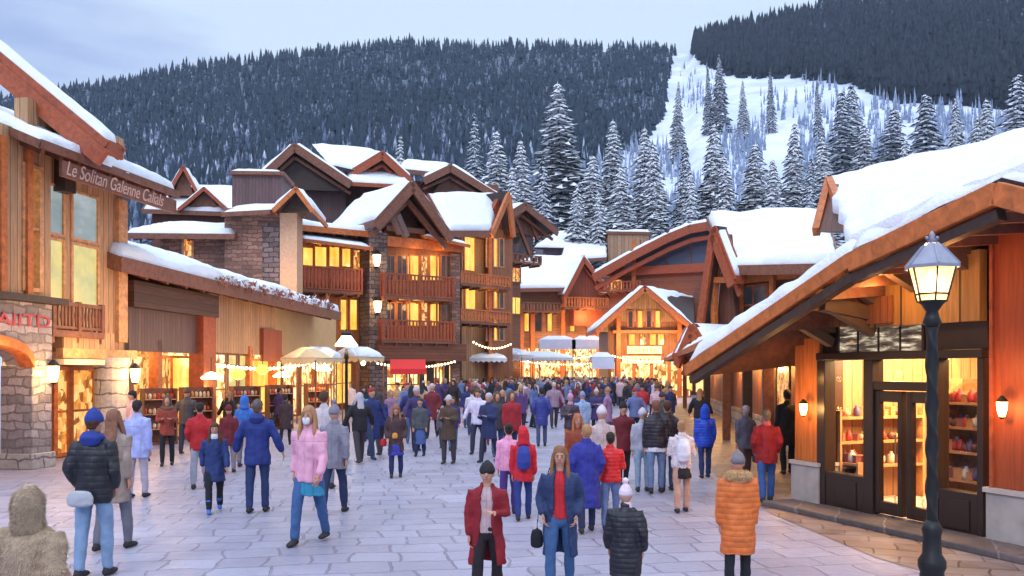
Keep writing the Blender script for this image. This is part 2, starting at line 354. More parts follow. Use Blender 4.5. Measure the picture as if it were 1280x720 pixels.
def snowpad(p, nrm, sn, parent, ins=.1, lump=1.0, res=.3):
    W_ = (p[1]-p[0]).length; H_ = (p[3]-p[0]).length
    cap_ = 1 if res > .2 else 2.2; nx = int(min(46*cap_, max(6, W_/res))); ny = int(min(30*cap_, max(5, H_/res)))
    v = []; f = []; seed = rnd.random()*100
    def prof(t, L): # rounded edge
        d = min(t, 1-t)*L; k = min(1, d/(sn*.75+1e-6)); return math.sqrt(max(0, 1-(1-k)**2))
    for j in range(ny+1):
        for i in range(nx+1):
            a = i/nx; b = j/ny
            # crowd samples to the rims
            a = .5-.5*math.cos(math.pi*a)*(.35)-(.5-a)*.65 if False else a
            ea = (a-.5)*2; a2 = .5+.5*math.copysign(abs(ea)**.8, ea); eb = (b-.5)*2; b2 = .5+.5*math.copysign(abs(eb)**.8, eb)
            q = p[0].lerp(p[1], a2).lerp(p[3].lerp(p[2], a2), b2)
            n1 = mnoise.noise(Vector((q.x*.6+seed, q.y*.6, q.z*.6))); n2 = mnoise.noise(Vector((q.x*2.1+seed, q.y*2.1, q.z*2.1)))
            n3 = mnoise.noise(Vector((q.x*.25+seed, q.y*.25, q.z*.25))); h = sn*(prof(a2, W_)*prof(b2, H_))*(1+.40*n1*lump+.18*n2+.45*n3*lump)
            edge = 1-min(1, min(b2*H_, a2*W_, (1-a2)*W_)/.4)
            c = (p[0]+p[1]+p[2]+p[3])/4; out = (q-c); out.normalize()
            if res < .2: h += (.030*mnoise.noise(Vector((q.x*5+seed, q.y*5, q.z*5)))+.05*mnoise.noise(Vector((q.x*1.6, q.y*1.6+seed, q.z*4))))*min(1, h/.06)
            q = q+nrm*(max(0, h)+.012)+out*(edge*(.02+.10*n2+.06*n1)*1.0)
            v.append(tuple(q))
    for j in range(ny):
        for i in range(nx): k = j*(nx+1)+i; f.append((k, k+1, k+nx+2, k+nx+1))
    # skirt down to the deck
    rim = [i for i in range(nx+1)]+[j*(nx+1)+nx for j in range(1, ny+1)]+[ny*(nx+1)+i for i in range(nx-1, -1, -1)]+[j*(nx+1) for j in range(ny-1, 0, -1)]
    b0 = len(v)
    for k in rim: q = Vector(v[k])-nrm*.011; v.append(tuple(q))
    for a in range(len(rim)): b = (a+1) % len(rim); f.append((rim[b], rim[a], b0+a, b0+b))
    me = bpy.data.meshes.new('snow'); me.from_pydata(v, [], f); me.materials.append(SNOW); me.polygons.foreach_set('use_smooth', [True]*len(f)); me.update()
    o = bpy.data.objects.new('snow', me); COL.objects.link(o); o.parent = parent; return o
# ------------------------------------------------------------------ ground
def ground_mat():
    m, N, L, P = newmat('paving_snowy'); t = nn(N, 'TexCoord')
    mp = nn(N, 'Mapping'); mp.inputs['Rotation'].default_value = (0, 0, R(-9)); L.new(t.outputs['Object'], mp.inputs[0])
    dn = nn(N, 'TexNoise', Scale=.8, Detail=5.0, Roughness=.55); L.new(t.outputs['Object'], dn.inputs['Vector'])
    ds = nn(N, 'VectorMath', operation='SCALE'); ds.inputs['Scale'].default_value = .42; L.new(dn.outputs['Color'], ds.inputs[0])
    a = nn(N, 'VectorMath', operation='ADD'); L.new(mp.outputs[0], a.inputs[0]); L.new(ds.outputs[0], a.inputs[1])
    b = nn(N, 'TexBrick', Scale=1.0); b.inputs['Brick Width'].default_value = .66; b.inputs['Row Height'].default_value = .50; b.inputs['Mortar Size'].default_value = .018
    b.inputs['Mortar Smooth'].default_value = .5; b.offset = .37; b.squash = .8; b.squash_frequency = 3
    b.inputs['Color1'].default_value = (.29, .26, .35, 1); b.inputs['Color2'].default_value = (.40, .375, .48, 1); b.inputs['Mortar'].default_value = (.18, .165, .23, 1)
    L.new(a.outputs[0], b.inputs['Vector'])
    n = nn(N, 'TexNoise', Scale=.30, Detail=8.0, Roughness=.7); L.new(t.outputs['Object'], n.inputs['Vector'])
    r = nn(N, 'MapRange'); r.inputs[1].default_value = .47; r.inputs[2].default_value = .72; L.new(n.outputs['Fac'], r.inputs[0])
    n3 = nn(N, 'TexNoise', Scale=7.0, Detail=5.0); L.new(t.outputs['Object'], n3.inputs['Vector'])
    sn = mth(N, L, 'MULTIPLY', r.outputs[0], .80)
    c = mix(N, L, sn, b.outputs['Color'], (.52, .50, .62)); c = mix(N, L, mth(N, L, 'MULTIPLY', n3.outputs['Fac'], .5), c, (.34, .33, .42))
    dn2 = nn(N, 'TexNoise', Scale=.16, Detail=6.0, Roughness=.7, Distortion=1.0); L.new(t.outputs['Object'], dn2.inputs['Vector'])
    d2 = nn(N, 'MapRange'); d2.inputs[1].default_value = .48; d2.inputs[2].default_value = .66; L.new(dn2.outputs['Fac'], d2.inputs[0])
    gr = nn(N, 'TexNoise', Scale=22.0, Detail=4.0); L.new(t.outputs['Object'], gr.inputs['Vector'])
    c = mix(N, L, mth(N, L, 'MULTIPLY', d2.outputs[0], .42), c, (.20, .185, .235)); gm = mth(N, L, 'GREATER_THAN', gr.outputs['Fac'], .66); c = mix(N, L, mth(N, L, 'MULTIPLY', gm, .45), c, (.16, .14, .16))
    L.new(c, P.inputs['Base Color'])
    rr = nn(N, 'MapRange'); rr.inputs[3].default_value = .24; rr.inputs[4].default_value = .62; L.new(n3.outputs['Fac'], rr.inputs[0]); L.new(rr.outputs[0], P.inputs['Roughness'])
    h = mth(N, L, 'SUBTRACT', mth(N, L, 'MULTIPLY', n3.outputs['Fac'], .8), b.outputs['Fac']); bump(N, L, h, P, .8, .025); return m
def side_mat():
    m, N, L, P = newmat('paving_brown'); t = nn(N, 'TexCoord')
    dn = nn(N, 'TexNoise', Scale=.8, Detail=3.0); L.new(t.outputs['Object'], dn.inputs['Vector'])
    ds = nn(N, 'VectorMath', operation='SCALE'); ds.inputs['Scale'].default_value = .3; L.new(dn.outputs['Color'], ds.inputs[0])
    mp = nn(N, 'Mapping'); mp.inputs['Rotation'].default_value = (0, 0, R(20)); L.new(t.outputs['Object'], mp.inputs[0])
    a = nn(N, 'VectorMath', operation='ADD'); L.new(mp.outputs[0], a.inputs[0]); L.new(ds.outputs[0], a.inputs[1])
    b = nn(N, 'TexBrick', Scale=1.0); b.inputs['Brick Width'].default_value = .6; b.inputs['Row Height'].default_value = .4; b.inputs['Mortar Size'].default_value = .014
    b.inputs['Color1'].default_value = (.17, .12, .10, 1); b.inputs['Color2'].default_value = (.30, .22, .20, 1); b.inputs['Mortar'].default_value = (.06, .045, .045, 1)
    L.new(a.outputs[0], b.inputs['Vector'])
    n = nn(N, 'TexNoise', Scale=1.2, Detail=7.0, Roughness=.7); L.new(t.outputs['Object'], n.inputs['Vector'])
    r = nn(N, 'MapRange'); r.inputs[1].default_value = .5; r.inputs[2].default_value = .75; L.new(n.outputs['Fac'], r.inputs[0])
    L.new(mix(N, L, mth(N, L, 'MULTIPLY', r.outputs[0], .55), b.outputs['Color'], (.50, .44, .46)), P.inputs['Base Color']); P.inputs['Roughness'].default_value = .42
    bump(N, L, mth(N, L, 'SUBTRACT', mth(N, L, 'MULTIPLY', n.outputs['Fac'], .5), b.outputs['Fac']), P, .4, .015); return m
g = MB().quad((-1100, -60, 0), (1250, -60, 0), (1250, 850, 0), (-1100, 850, 0)).build('ground', ground_mat()); tag(g, kind='structure')

# ------------------------------------------------------------------ mountain
SILH = [(-900, 150), (-300, 140), (0, 120), (80, 112), (150, 97), (250, 78), (380, 58), (500, 51), (650, 54), (800, 56), (858, 56), (872, 38), (920, 24), (1000, 11), (1060, -2), (1280, -40), (1700, -90), (2400, -60)]
def sil(px):
    for (a, b), (c, d) in zip(SILH, SILH[1:]):
        if px <= c: t = max(0, (px-a)/(c-a)); return b+(d-b)*t
    return SILH[-1][1]
Y0, YR = 108.0, 620.0
def tz(px, Y):
    s = sil(px)+10
    t = (Y-Y0)/(YR-Y0)
    if t <= 0: return -.3
    if t <= 1: py = HY-(HY-s)*t**.42
    else: py = s+(Y-YR)*.35
    z = HC+(HY-py)/F*Y
    z += 3.5*mnoise.noise(Vector((px*.008, Y*.012, 3)))*min(1, t*5)
    return z
def tY(px, py):
    return Y0+(YR-Y0)*max(0, (HY-py)/(HY-sil(px)-10))**(1/.42)
def lerp_pts(P, x):
    for (a, b), (c, d) in zip(P, P[1:]):
        if x <= c: return b+(d-b)*max(0, (x-a)/(c-a))
    return P[-1][1]
LEFTEDGE = [(60, 842), (100, 838), (150, 828), (180, 800), (200, 760), (230, 700), (260, 640), (300, 600), (465, 600)]       # row -> right edge of the left forest
RBOT = [(858, 58), (880, 84), (920, 92), (1000, 98), (1060, 110), (1120, 128), (1280, 140), (2400, 200)]       # lower edge of the dark wood on the right shoulder
def terrain():
    pxs = list(range(-900, 2401, 10)); ts = [i/90 for i in range(91)]+[1.06, 1.15, 1.3]
    v = []; f = []
    for t in ts:
        Y = Y0+(YR-Y0)*(t**1.6 if t <= 1 else t)
        for px in pxs: v.append(((px-640)/F*Y, Y, tz(px, Y)))
    n = len(pxs)
    for j in range(len(ts)-1):
        for i in range(n-1): k = j*n+i; f.append((k, k+1, k+n+1, k+n))
    m, N, L, P = newmat('mountain_snow'); t = nn(N, 'TexCoord')
    a = nn(N, 'TexNoise', Scale=.03, Detail=9.0, Roughness=.65); L.new(t.outputs['Object'], a.inputs['Vector'])
    b = nn(N, 'TexNoise', Scale=.35, Detail=5.0); L.new(t.outputs['Object'], b.inputs['Vector'])
    r = nn(N, 'MapRange'); r.inputs[1].default_value = .4; r.inputs[2].default_value = .62; L.new(a.outputs['Fac'], r.inputs[0])
    c = mix(N, L, r.outputs[0], (.55, .60, .78), (.86, .89, .97)); c = mix(N, L, mth(N, L, 'MULTIPLY', b.outputs['Fac'], .35), c, (.45, .52, .74))
    L.new(c, P.inputs['Base Color']); P.inputs['Roughness'].default_value = .9
    bump(N, L, mth(N, L, 'ADD', a.outputs['Fac'], mth(N, L, 'MULTIPLY', b.outputs['Fac'], .2)), P, .6, 3)
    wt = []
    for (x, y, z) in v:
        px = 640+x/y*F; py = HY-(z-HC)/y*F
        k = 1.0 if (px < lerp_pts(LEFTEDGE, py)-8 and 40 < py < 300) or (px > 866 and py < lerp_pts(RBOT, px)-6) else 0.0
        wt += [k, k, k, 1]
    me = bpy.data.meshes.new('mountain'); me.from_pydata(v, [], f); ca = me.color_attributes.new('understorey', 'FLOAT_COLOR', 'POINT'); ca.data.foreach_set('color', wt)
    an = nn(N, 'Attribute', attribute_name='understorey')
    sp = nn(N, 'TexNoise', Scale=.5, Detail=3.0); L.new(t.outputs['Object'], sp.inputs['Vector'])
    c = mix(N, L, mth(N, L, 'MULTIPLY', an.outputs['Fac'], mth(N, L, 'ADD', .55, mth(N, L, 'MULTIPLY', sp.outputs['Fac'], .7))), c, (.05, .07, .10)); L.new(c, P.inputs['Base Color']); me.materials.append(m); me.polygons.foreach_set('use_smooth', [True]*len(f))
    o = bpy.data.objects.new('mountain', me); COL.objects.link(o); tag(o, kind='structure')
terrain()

def tree_mat(name, green, snowc, thr, soft=.25, ns_=.9):
    m, N, L, P = newmat(name); g = nn(N, 'NewGeometry'); s = nn(N, 'SeparateXYZ'); L.new(g.outputs['True Normal'], s.inputs[0])
    t = nn(N, 'TexCoord'); n = nn(N, 'TexNoise', Scale=ns_, Detail=4.0); L.new(t.outputs['Object'], n.inputs['Vector'])
    big = nn(N, 'TexNoise', Scale=.02, Detail=3.0); L.new(t.outputs['Object'], big.inputs['Vector'])
    h = mth(N, L, 'ADD', mth(N, L, 'ABSOLUTE', s.outputs[2]), mth(N, L, 'MULTIPLY', mth(N, L, 'SUBTRACT', n.outputs['Fac'], .5), .9))
    h = mth(N, L, 'ADD', h, mth(N, L, 'MULTIPLY', mth(N, L, 'SUBTRACT', big.outputs['Fac'], .5), .7)); h = mth(N, L, 'ADD', h, mth(N, L, 'MULTIPLY', mth(N, L, 'SUBTRACT', g.outputs['Random Per Island'], .5), .5))
    r = nn(N, 'MapRange'); r.inputs[1].default_value = thr-soft; r.inputs[2].default_value = thr+soft; L.new(h, r.inputs[0])
    L.new(mix(N, L, r.outputs[0], green, snowc), P.inputs['Base Color']); P.inputs['Roughness'].default_value = .85; return m
FOREST = tree_mat('forest_conifers', (.020, .038, .064), (.46, .55, .76), .58)
FORESTL = tree_mat('forest_frosted', (.10, .13, .22), (.68, .74, .90), .38)
FORESTD = tree_mat('forest_dark', (.010, .019, .034), (.34, .42, .60), .72)
SCRUBM = tree_mat('scrub_frosted', (.22, .28, .42), (.80, .86, .97), .36)
CON = tree_mat('conifer_snowy', (.025, .040, .045), (.90, .93, .99), .24, .10, 16.0)
CON_D = tree_mat('conifer_darker', (.022, .034, .05), (.82, .87, .96), .46, .12, 16.0)
TRUNK = plain('bark', (.06, .045, .04), .9, var=.4, scale=3)

def cone_tree(rg, tiers=6, seg=7):
    v = []; f = []; z = .10
    for t in range(tiers):
        z0 = .06+.94*t/tiers*.97; z1 = min(1, z0+.94/tiers*1.75); rad = .17*(1-t/tiers)**.85*(.85+.3*rg.random())+.012
        n0 = len(v); off = rg.random()*6
        for k in range(seg*2):
            a = math.pi*k/seg+off; rr = rad*(1.0 if k % 2 else .55)*(.8+.4*rg.random()); v.append((rr*math.cos(a), rr*math.sin(a), z0-(.02 if k % 2 else -.01)-.02*rg.random()))
        v.append((0, 0, z1)); ap = len(v)-1
        for k in range(seg*2): f.append((n0+k, n0+(k+1) % (seg*2), ap))
    return np.array(v), np.array(f)
def forest(name, n, sampler, mat, hh, tiers=5, seg=4, kindn='forest'):
    rg = random.Random(hash(name) % 999 if False else len(name)*17+n)
    var = [cone_tree(rg, tiers, seg) for _ in range(6)]
    V = []; Fc = []; off = 0; c = 0; tries = 0
    while c < n and tries < n*30:
        tries += 1; s = sampler(rg)
        if s is None: continue
        px, Y = s; z = tz(px, Y)-.8; h = rg.uniform(*hh)*(.75+.5*rg.random()); wd = h*(rg.uniform(.8, 1.2) if name != 'scrub' else rg.uniform(.35, .8))
        a = rg.random()*6.28; v, f = var[c % 6]; ca, sa = math.cos(a), math.sin(a)
        q = np.empty_like(v); q[:, 0] = (v[:, 0]*ca-v[:, 1]*sa)*wd+(px-640)/F*Y; q[:, 1] = (v[:, 0]*sa+v[:, 1]*ca)*wd+Y; q[:, 2] = v[:, 2]*h+z
        V.append(q); Fc.append(f+off); off += len(v); c += 1
    V = np.concatenate(V); Fc = np.concatenate(Fc)
    me = bpy.data.meshes.new(name); me.vertices.add(len(V)); me.vertices.foreach_set('co', V.ravel()); me.loops.add(len(Fc)*3); me.loops.foreach_set('vertex_index', Fc.ravel().astype(np.int32))
    me.polygons.add(len(Fc)); me.polygons.foreach_set('loop_start', np.arange(0, len(Fc)*3, 3, dtype=np.int32)); me.polygons.foreach_set('loop_total', np.full(len(Fc), 3, dtype=np.int32)); me.update(); me.validate()
    me.materials.append(mat); o = bpy.data.objects.new(name, me); COL.objects.link(o); return o
def s_left(rg):
    px = rg.uniform(-700, 842); py = rg.uniform(sil(px)+10, 330)
    if px > lerp_pts(LEFTEDGE, py): return None
    return px, min(YR, tY(px, py))
def s_leftlow(rg):
    px = rg.uniform(-400, 720); py = rg.uniform(175, 340)
    if rg.random() > ((py-150)/90): return None
    if px > lerp_pts(LEFTEDGE, py)+60: return None
    return px, tY(px, py)
def s_right(rg):
    px = rg.uniform(866, 1900); py = rg.uniform(sil(px)+10, lerp_pts(RBOT, px))
    return px, min(YR, tY(px, py))
def s_ridge(rg):
    px = rg.uniform(-700, 1900); return px, rg.uniform(YR-25, YR+12) if not 844 < px < 864 else None
def s_ridge2(rg):
    s = s_ridge(rg); return s if s[1] else None
def s_piste(rg):
    px = rg.uniform(640, 1700); py = rg.uniform(90, 300)
    if px < lerp_pts(LEFTEDGE, py)-20 or py < lerp_pts(RBOT, px) and px > 860: return None
    if rg.random() > (.30 if py < 150 else .75): return None
    if mnoise.noise(Vector((px*.02, py*.016, 1))) < -.05: return None
    return px, tY(px, py)
FP = 'dense mass of '
tag(forest('forest', 21000, s_left, FOREST, (7.5, 11), 3, 4), FP+'blue grey conifers covering the long left mountain', 'forest', kind='stuff')
tag(forest('frosted_forest', 2600, s_leftlow, FORESTL, (7, 11)), FP+'paler frosted trees at the foot of the left mountain', 'forest', kind='stuff')
tag(forest('dark_forest', 9000, s_right, FORESTD, (8, 12.5), 3, 4), FP+'near black conifers on the steep right shoulder above the ski run', 'forest', kind='stuff')
tag(forest('ridge_forest', 1800, s_ridge2, FOREST, (7, 10), 7, 5), FP+'small trees standing along the skyline ridge', 'forest', kind='stuff')
tag(forest('scrub', 3600, s_piste, SCRUBM, (4, 8), 3, 3), 'thin frosted scrub and saplings scattered over the white ski slope', 'scrub', kind='stuff')

# ------------------------------------------------------------------ single conifers above the roofs
def conifer_crown(rg, wide=.19, dens=1.0):
    """unit-height crown: drooping boughs in whorls, each a ragged spray of needle-clump blades"""
    v = []; f = []; z = .07; lvl = 0
    while z < .985:
        rad = wide*(1-z)**.80*(.9+.2*rg.random())+.006; nb = max(4, int((11 if z < .6 else 8)*dens)); off = rg.random()*6.28
        for k in range(nb):
            a = off+2*math.pi*k/nb+rg.uniform(-.25, .25); L_ = rad*rg.uniform(.72, 1.22); droop = L_*rg.uniform(.25, .55); zz = z+rg.uniform(-.008, .008)
            ca, sa = math.cos(a), math.sin(a); ns_ = 4
            for i in range(ns_):
                t = (i+.6)/ns_; r0 = L_*t; zc = zz-droop*t*t+.006; w_ = L_*.30*(1-.55*t)+.003
                for sd in (-1, 1):
                    tip = L_*(t+.30)*rg.uniform(.85, 1.1); sp = sd*w_*rg.uniform(.8, 1.5)
                    cx, cyy = ca*r0*.62, sa*r0*.62
                    n0 = len(v)
                    v.append((cx, cyy, zc+.006)); v.append((ca*r0-sa*sp, sa*r0+ca*sp, zc-.012*rg.random()-w_*.35)); v.append((ca*tip, sa*tip, zc-droop*.35*t-.004)); v.append((ca*r0, sa*r0, zc+.009))
                    f.append((n0, n0+1, n0+2, n0+3) if sd < 0 else (n0, n0+3, n0+2, n0+1))
        z += (.030+.012*rg.random())*(1.15-.45*z); lvl += 1
    n0 = len(v); v += [(0, 0, 1), (.006, 0, .95), (-.004, .005, .95), (-.003, -.006, .95)]; f += [(n0, n0+1, n0+2), (n0, n0+2, n0+3), (n0, n0+3, n0+1)]
    return v, f
crowns = []
for i in range(6):
    rg = random.Random(50+i); v, f = conifer_crown(rg, (.17, .14, .19, .15, .13, .16)[i]); me = bpy.data.meshes.new('crown'); me.from_pydata(v, [], f); me.materials.append(CON if i < 4 else CON_D); crowns.append(me)
trunk_me = MB().tube([(0, 0, -.02), (0, 0, .4), (0, 0, .97)], [.014, .009, .001], 8).mesh('trunk', TRUNK, True)
# px, top row, depth, width factor, crown
TREES = [(703, 100, 150, 1.55, 2, 'tallest broad conifer, heavy with snow, above the chalet roofs'),
 (622, 162, 135, 1.5, 0, 'snowy conifer behind the tower roof of the hotel'), (656, 172, 132, 1.4, 3, 'snowy conifer just before the tallest one'),
 (592, 142, 175, 1.2, 4, 'dark narrow conifer at the foot of the left mountain'), (735, 192, 128, 1.6, 0, 'white laden conifer low beside the tallest one'),
 (764, 146, 150, 1.5, 1, 'slim snowy conifer nearest the foot of the ski run'), (683, 196, 126, 1.3, 4, 'short dark conifer over the small brown chalet roof'),
 (806, 158, 138, 1.5, 1, 'snowy conifer over the long gable roof'), (822, 176, 132, 1.3, 3, 'thin pale conifer crowding the one over the long gable'),
 (853, 178, 140, 1.2, 4, 'narrow dark conifer rising over the dark glass gable'), (892, 152, 142, 1.2, 2, 'tall snowy conifer over the steep narrow gable'),
 (911, 192, 130, 1.2, 0, 'short snowy conifer right of the steep narrow gable'), (943, 176, 136, 1.5, 2, 'full snowy conifer over the wide white roof'),
 (991, 152, 140, 1.3, 1, 'tall slim conifer over the wide white roof'), (969, 198, 128, 1.3, 0, 'small frosted conifer in the gap over the wide white roof'),
 (1031, 168, 138, 1.5, 3, 'snowy conifer behind the small triangular gable end'), (1011, 200, 128, 1.3, 4, 'small dark conifer beside the small triangular gable end'),
 (1052, 110, 165, 1.4, 5, 'dark conifer, left of the dark pair high on the slope'), (1066, 104, 172, 1.3, 5, 'dark conifer, right of the dark pair high on the slope'),
 (1083, 152, 150, 1.5, 0, 'snowy conifer between the dark pair and the black pyramid one'), (1114, 134, 150, 1.9, 5, 'black pyramid shaped conifer over the shop ridge'),
 (1158, 114, 150, 1.7, 5, 'tall dark conifer over the middle of the shop ridge'), (1198, 119, 158, 1.0, 3, 'thin spire conifer over the shop ridge'),
 (1217, 146, 148, 1.3, 0, 'small snowy conifer close to the thin spire'), (1240, 120, 155, 1.4, 1, 'snowy conifer near the highest part of the shop ridge'),
 (1275, 88, 140, 1.6, 5, 'biggest dark conifer at the edge of the view over the shop'), (901, 66, 330, 1.0, 5, 'lone dark conifer near the top of the ski run'),
 (886, 84, 330, .9, 4, 'smaller conifer beside the lone one near the top of the ski run'), (964, 84, 320, .8, 4, 'solitary narrow conifer in the middle of the upper ski run'),
 (846, 100, 300, .9, 3, 'frosted conifer on the left border of the ski run'), (1024, 100, 280, .8, 4, 'narrow dark conifer under the right hand wood'),
 (720, 226, 118, 1.4, 3, 'frosted young conifer behind the snowy chimney roof'), (748, 236, 116, 1.3, 1, 'young snowy conifer right behind the square chimney'),
 (780, 206, 122, 1.5, 2, 'bushy snowy conifer over the square chimney'), (640, 205, 120, 1.3, 1, 'young snowy conifer beside the tower gable'),
 (868, 210, 122, 1.2, 1, 'thin young conifer left of the steep narrow gable'), (1135, 172, 130, 1.2, 0, 'young snowy conifer low over the shop ridge'),
 (565, 205, 118, 1.3, 4, 'small dark conifer over the back chalet roof'), (500, 168, 150, 1.0, 1, 'small snowy conifer over the twin gabled chalet'),
 (930, 100, 300, 1.0, 1, 'small frosted conifer standing alone in the white upper run')]
first = None
for px, top, Y, wf, ci, lab in TREES:
    b = tz(px, Y)-1.0; h = at(px, top, Y).z-b; x = (px-640)/F*Y
    t = empty('conifer', (x, Y, b), rnd.random()*6, lab, 'tree', 'conifers standing above the village roofs')
    t.scale = (h*wf*.82, h*wf*.82, h); t.rotation_euler.x = R(rnd.uniform(-2, 2)); t.rotation_euler.y = R(rnd.uniform(-2, 2))
    for me in (trunk_me, crowns[ci]):
        o = bpy.data.objects.new(me.name, me); COL.objects.link(o); o.parent = t
# ================================================================== LEFT SIDE OF THE STREET
def sconce(name, w, label, group, e=18, parent=None, s=1.0, col=(1, .55, .2)):
    t = empty(name, w, 0, label, 'wall lamp', group)
    MB().box(-.05*s, .05*s, -.05*s, .05*s, .13*s, .17*s).lathe([(.02*s, .17*s), (.10*s, .15*s), (.02*s, .24*s)], 8).build('lamp_cap', IRON, t)
    MB().lathe([(.05*s, -.12*s), (.08*s, .0), (.09*s, .13*s)], 10).build('lamp_shade', BULB, t)
    MB().lathe([(.06*s, -.13*s), (.02*s, -.16*s)], 8).build('base', IRON, t)
    return t
def txt(body, size, mat, parent, loc, rot, name='lettering', ext=.012, shear=0, sx=1.0):
    c = bpy.data.curves.new(name, 'FONT'); c.body = body; c.size = size; c.extrude = ext; c.align_x = 'LEFT'; c.shear = shear
    o = bpy.data.objects.new(name, c); COL.objects.link(o); bpy.context.view_layer.update()
    me = bpy.data.meshes.new_from_object(o.evaluated_get(bpy.context.evaluated_depsgraph_get())); bpy.data.objects.remove(o)
    me.materials.clear(); me.materials.append(mat); o = bpy.data.objects.new(name, me); COL.objects.link(o); o.parent = parent; o.location = loc; o.rotation_euler = rot; o.scale = (sx, 1, 1)
    return o
# ---- timber house with the stone arch (nearest left)
B = Bld('timber_house', 'tall pale timber house with a stone arch and a four pane window', 'building', -60, 18.3, 155, 24.2)
zb = B.P(110, 440).z; ztop = 8.6; uE = B.P(155, 400).x
ua = B.P(42, 400).x
wh = [B.uz((49, 232, 79, 296)), B.uz((91, 240, 122, 302)), B.uz((49, 303, 79, 408)), B.uz((91, 308, 122, 406))]
zA, zB_, zC = B.P(85, 238).z, B.P(85, 298).z, B.P(85, 304).z
zD = B.P(85, 410).z
u = [B.P(x, 300).x for x in (49, 79, 90, 122)]
wh = [(u[0], u[1], zB_+.06, zA), (u[2], u[3], zB_+.06, zA), (u[0], u[1], zD, zC), (u[2], u[3], zD, zC)]
B.wall(ua-.2, uE, zb, ztop, wh, 0, .35, W_LIGHT)
B.box('side_wall', W_LIGHT, uE-.3, uE-.004, .35, 7, zb, ztop)
for h, pm in zip(wh, (GREYP, GREYP, LITG, LITG)):
    B.window(h, 1, 1, pm, W_LIGHTG, 0, .06, .03, px=False, sill=False, recess=.05)
# corner post, belt beam, projecting bay of tall boards (left of the window)
B.box('corner_post', W_LIGHTG, uE-.38, uE+.02, -.10, -.004, zb+.3, 6.9)
B.box('belt_beam', W_LIGHTG, B.P(64, 430).x, uE+.12, -.32, -.12, B.P(110, 448, -.3).z, B.P(110, 436, -.3).z)
# the bay in front
ub1 = B.P(42, 300, -.0).x; bay0 = B.P(-120, 300).x
zbay = B.P(40, 374).z
B.wall(bay0, ub1, zbay, 7.6, [B.uz((8, 210, 27, 362))], -.45, .1, W_LIGHT, 'bay_wall')
B.window(B.uz((8, 212, 27, 360)), 1, 2, LITG, W_LIGHTG, -.45, .09, .05, px=False, sill=False, recess=.2)
for x in (0, 33): uu = B.P(x, 300, -.45).x; B.box('bay_post', W_ORANGEG, uu-.09, uu+.09, -.56, -.46, zbay+.02, 7.3)
B.box('bay_sill', W_DARK, bay0, ub1+.1, -.85, -.46, zbay-.14, zbay)
B.balcony((66, 380, 127, 412), 0, .32, W_BROWNG, step=.13)
B.box('apron_board', W_LIGHT, B.P(66, 425).x, B.P(130, 425).x, -.30, -.004, B.P(95, 436).z, B.P(95, 415).z)
# roof with the sign fascia
ev = -1.15
a = B.P(62, 186, ev); b = B.P(221, 247, ev); 
zz = (a.z+b.z)/2; a.z = b.z = zz
a = Vector((B.P(50, 200, ev).x, ev, B.P(150, 213, ev).z)); b = Vector((B.P(221, 250, ev).x, ev, a.z))
B.roof([a, b, b+Vector((0, 5.2, 2.2)), a+Vector((0, 5.2, 2.2))], .14, .34, W_BROWNH, fascia=W_BROWNG, rafters=9, res=.15)
s = tag(B.box('sign_board', W_BROWNG, a.x+.7, b.x-.05, ev-.02, ev+.06, a.z-.62, a.z-.26), None)
s.parent = None; s.matrix_world = B.e.matrix_basis.copy(); tag(s, 'carved reddish brown wooden sign board with pale script under the snowy eave', 'sign')
txt('Le Solitan Galenne Calials', .47, plain('sign_paint', (.66, .40, .32), .6), s, (a.x+.8, ev-.025, a.z-.56), (R(90), 0, 0), shear=.35, sx=(b.x-a.x-1.0)/5.6)
# upper roof: the rake facing down the street
ur = B.D(138, 188, 20.6).x
lo = B.PU(131, 176, ur); hi = B.PU(-60, 18, ur)
L2_ = Vector((.55, 0, 0))
B.roof([lo, lo+L2_, hi+L2_, hi], .25, .22, W_DARK, fascia=W_REDG)
bb = MB(); off = Vector((-.05, 0, -.42)); bb.beam(lo+off, hi+off, .14, .42); 
bb.build('bargeboard', W_REDG, B.e)
B.wall(ur+.5, ur+.9, 6.6, 8.3, (), -.3, 4, W_DARK, 'gable_wall')
for px_ in (): B.box('bracket', W_BROWNG, B.P(px_, 200, -.5).x, B.P(px_, 200, -.5).x+.25, -.9, -.5, 5.6, 7.3)
# stone arch front
va = -.55; t0 = B.P(65, 450, va); uR = t0.x; uP = B.P(40, 450, va).x; uc0 = uP-4.3
zT = zbay-.15; zS = 2.35; zTop = B.P(0, 424, va).z
arch = MB(); n = 18; ctr = (uP+uc0)/2; hw = (uP-uc0)/2
prev = None
for i in range(n+1):
    uu = uc0+(uP-uc0)*i/n; q = 1-((uu-ctr)/hw)**2; z = zS+(zTop-zS)*max(0, q)**.42
    if prev: arch.hexa([(prev[0], va, prev[1]), (uu, va, z), (uu, .1, z), (prev[0], .1, prev[1])], [(prev[0], va, zT), (uu, va, zT), (uu, .1, zT), (prev[0], .1, zT)])
    prev = (uu, z)
arch.box(uP, uR, va, .1, zS, zT).box(uc0-.9, uc0, va, .1, 0, zT)
arch.build('arch', STONE, B.e)
tr = MB(); pr = None
for i in range(n+1):
    uu = uc0+(uP-uc0)*i/n; q = 1-((uu-ctr)/hw)**2; z = zS+(zTop-zS)*max(0, q)**.42
    if pr: tr.hexa([(pr[0], va-.08, pr[1]-.05), (uu, va-.08, z-.05), (uu, va+.3, z-.05), (pr[0], va+.3, pr[1]-.05)], [(pr[0], va-.08, pr[1]+.16), (uu, va-.08, z+.16), (uu, va+.3, z+.16), (pr[0], va+.3, pr[1]+.16)])
    pr = (uu, z)
tr.build('arch_trim', W_ORANGEG, B.e)
B.box('pillar', STONE, uP, uR, va, .25, 0, zS-.01, bevel=.02)
B.box('pillar_base', STONE_P, uP-.06, uR+.06, va-.06, .3, 0, .35, bevel=.02)
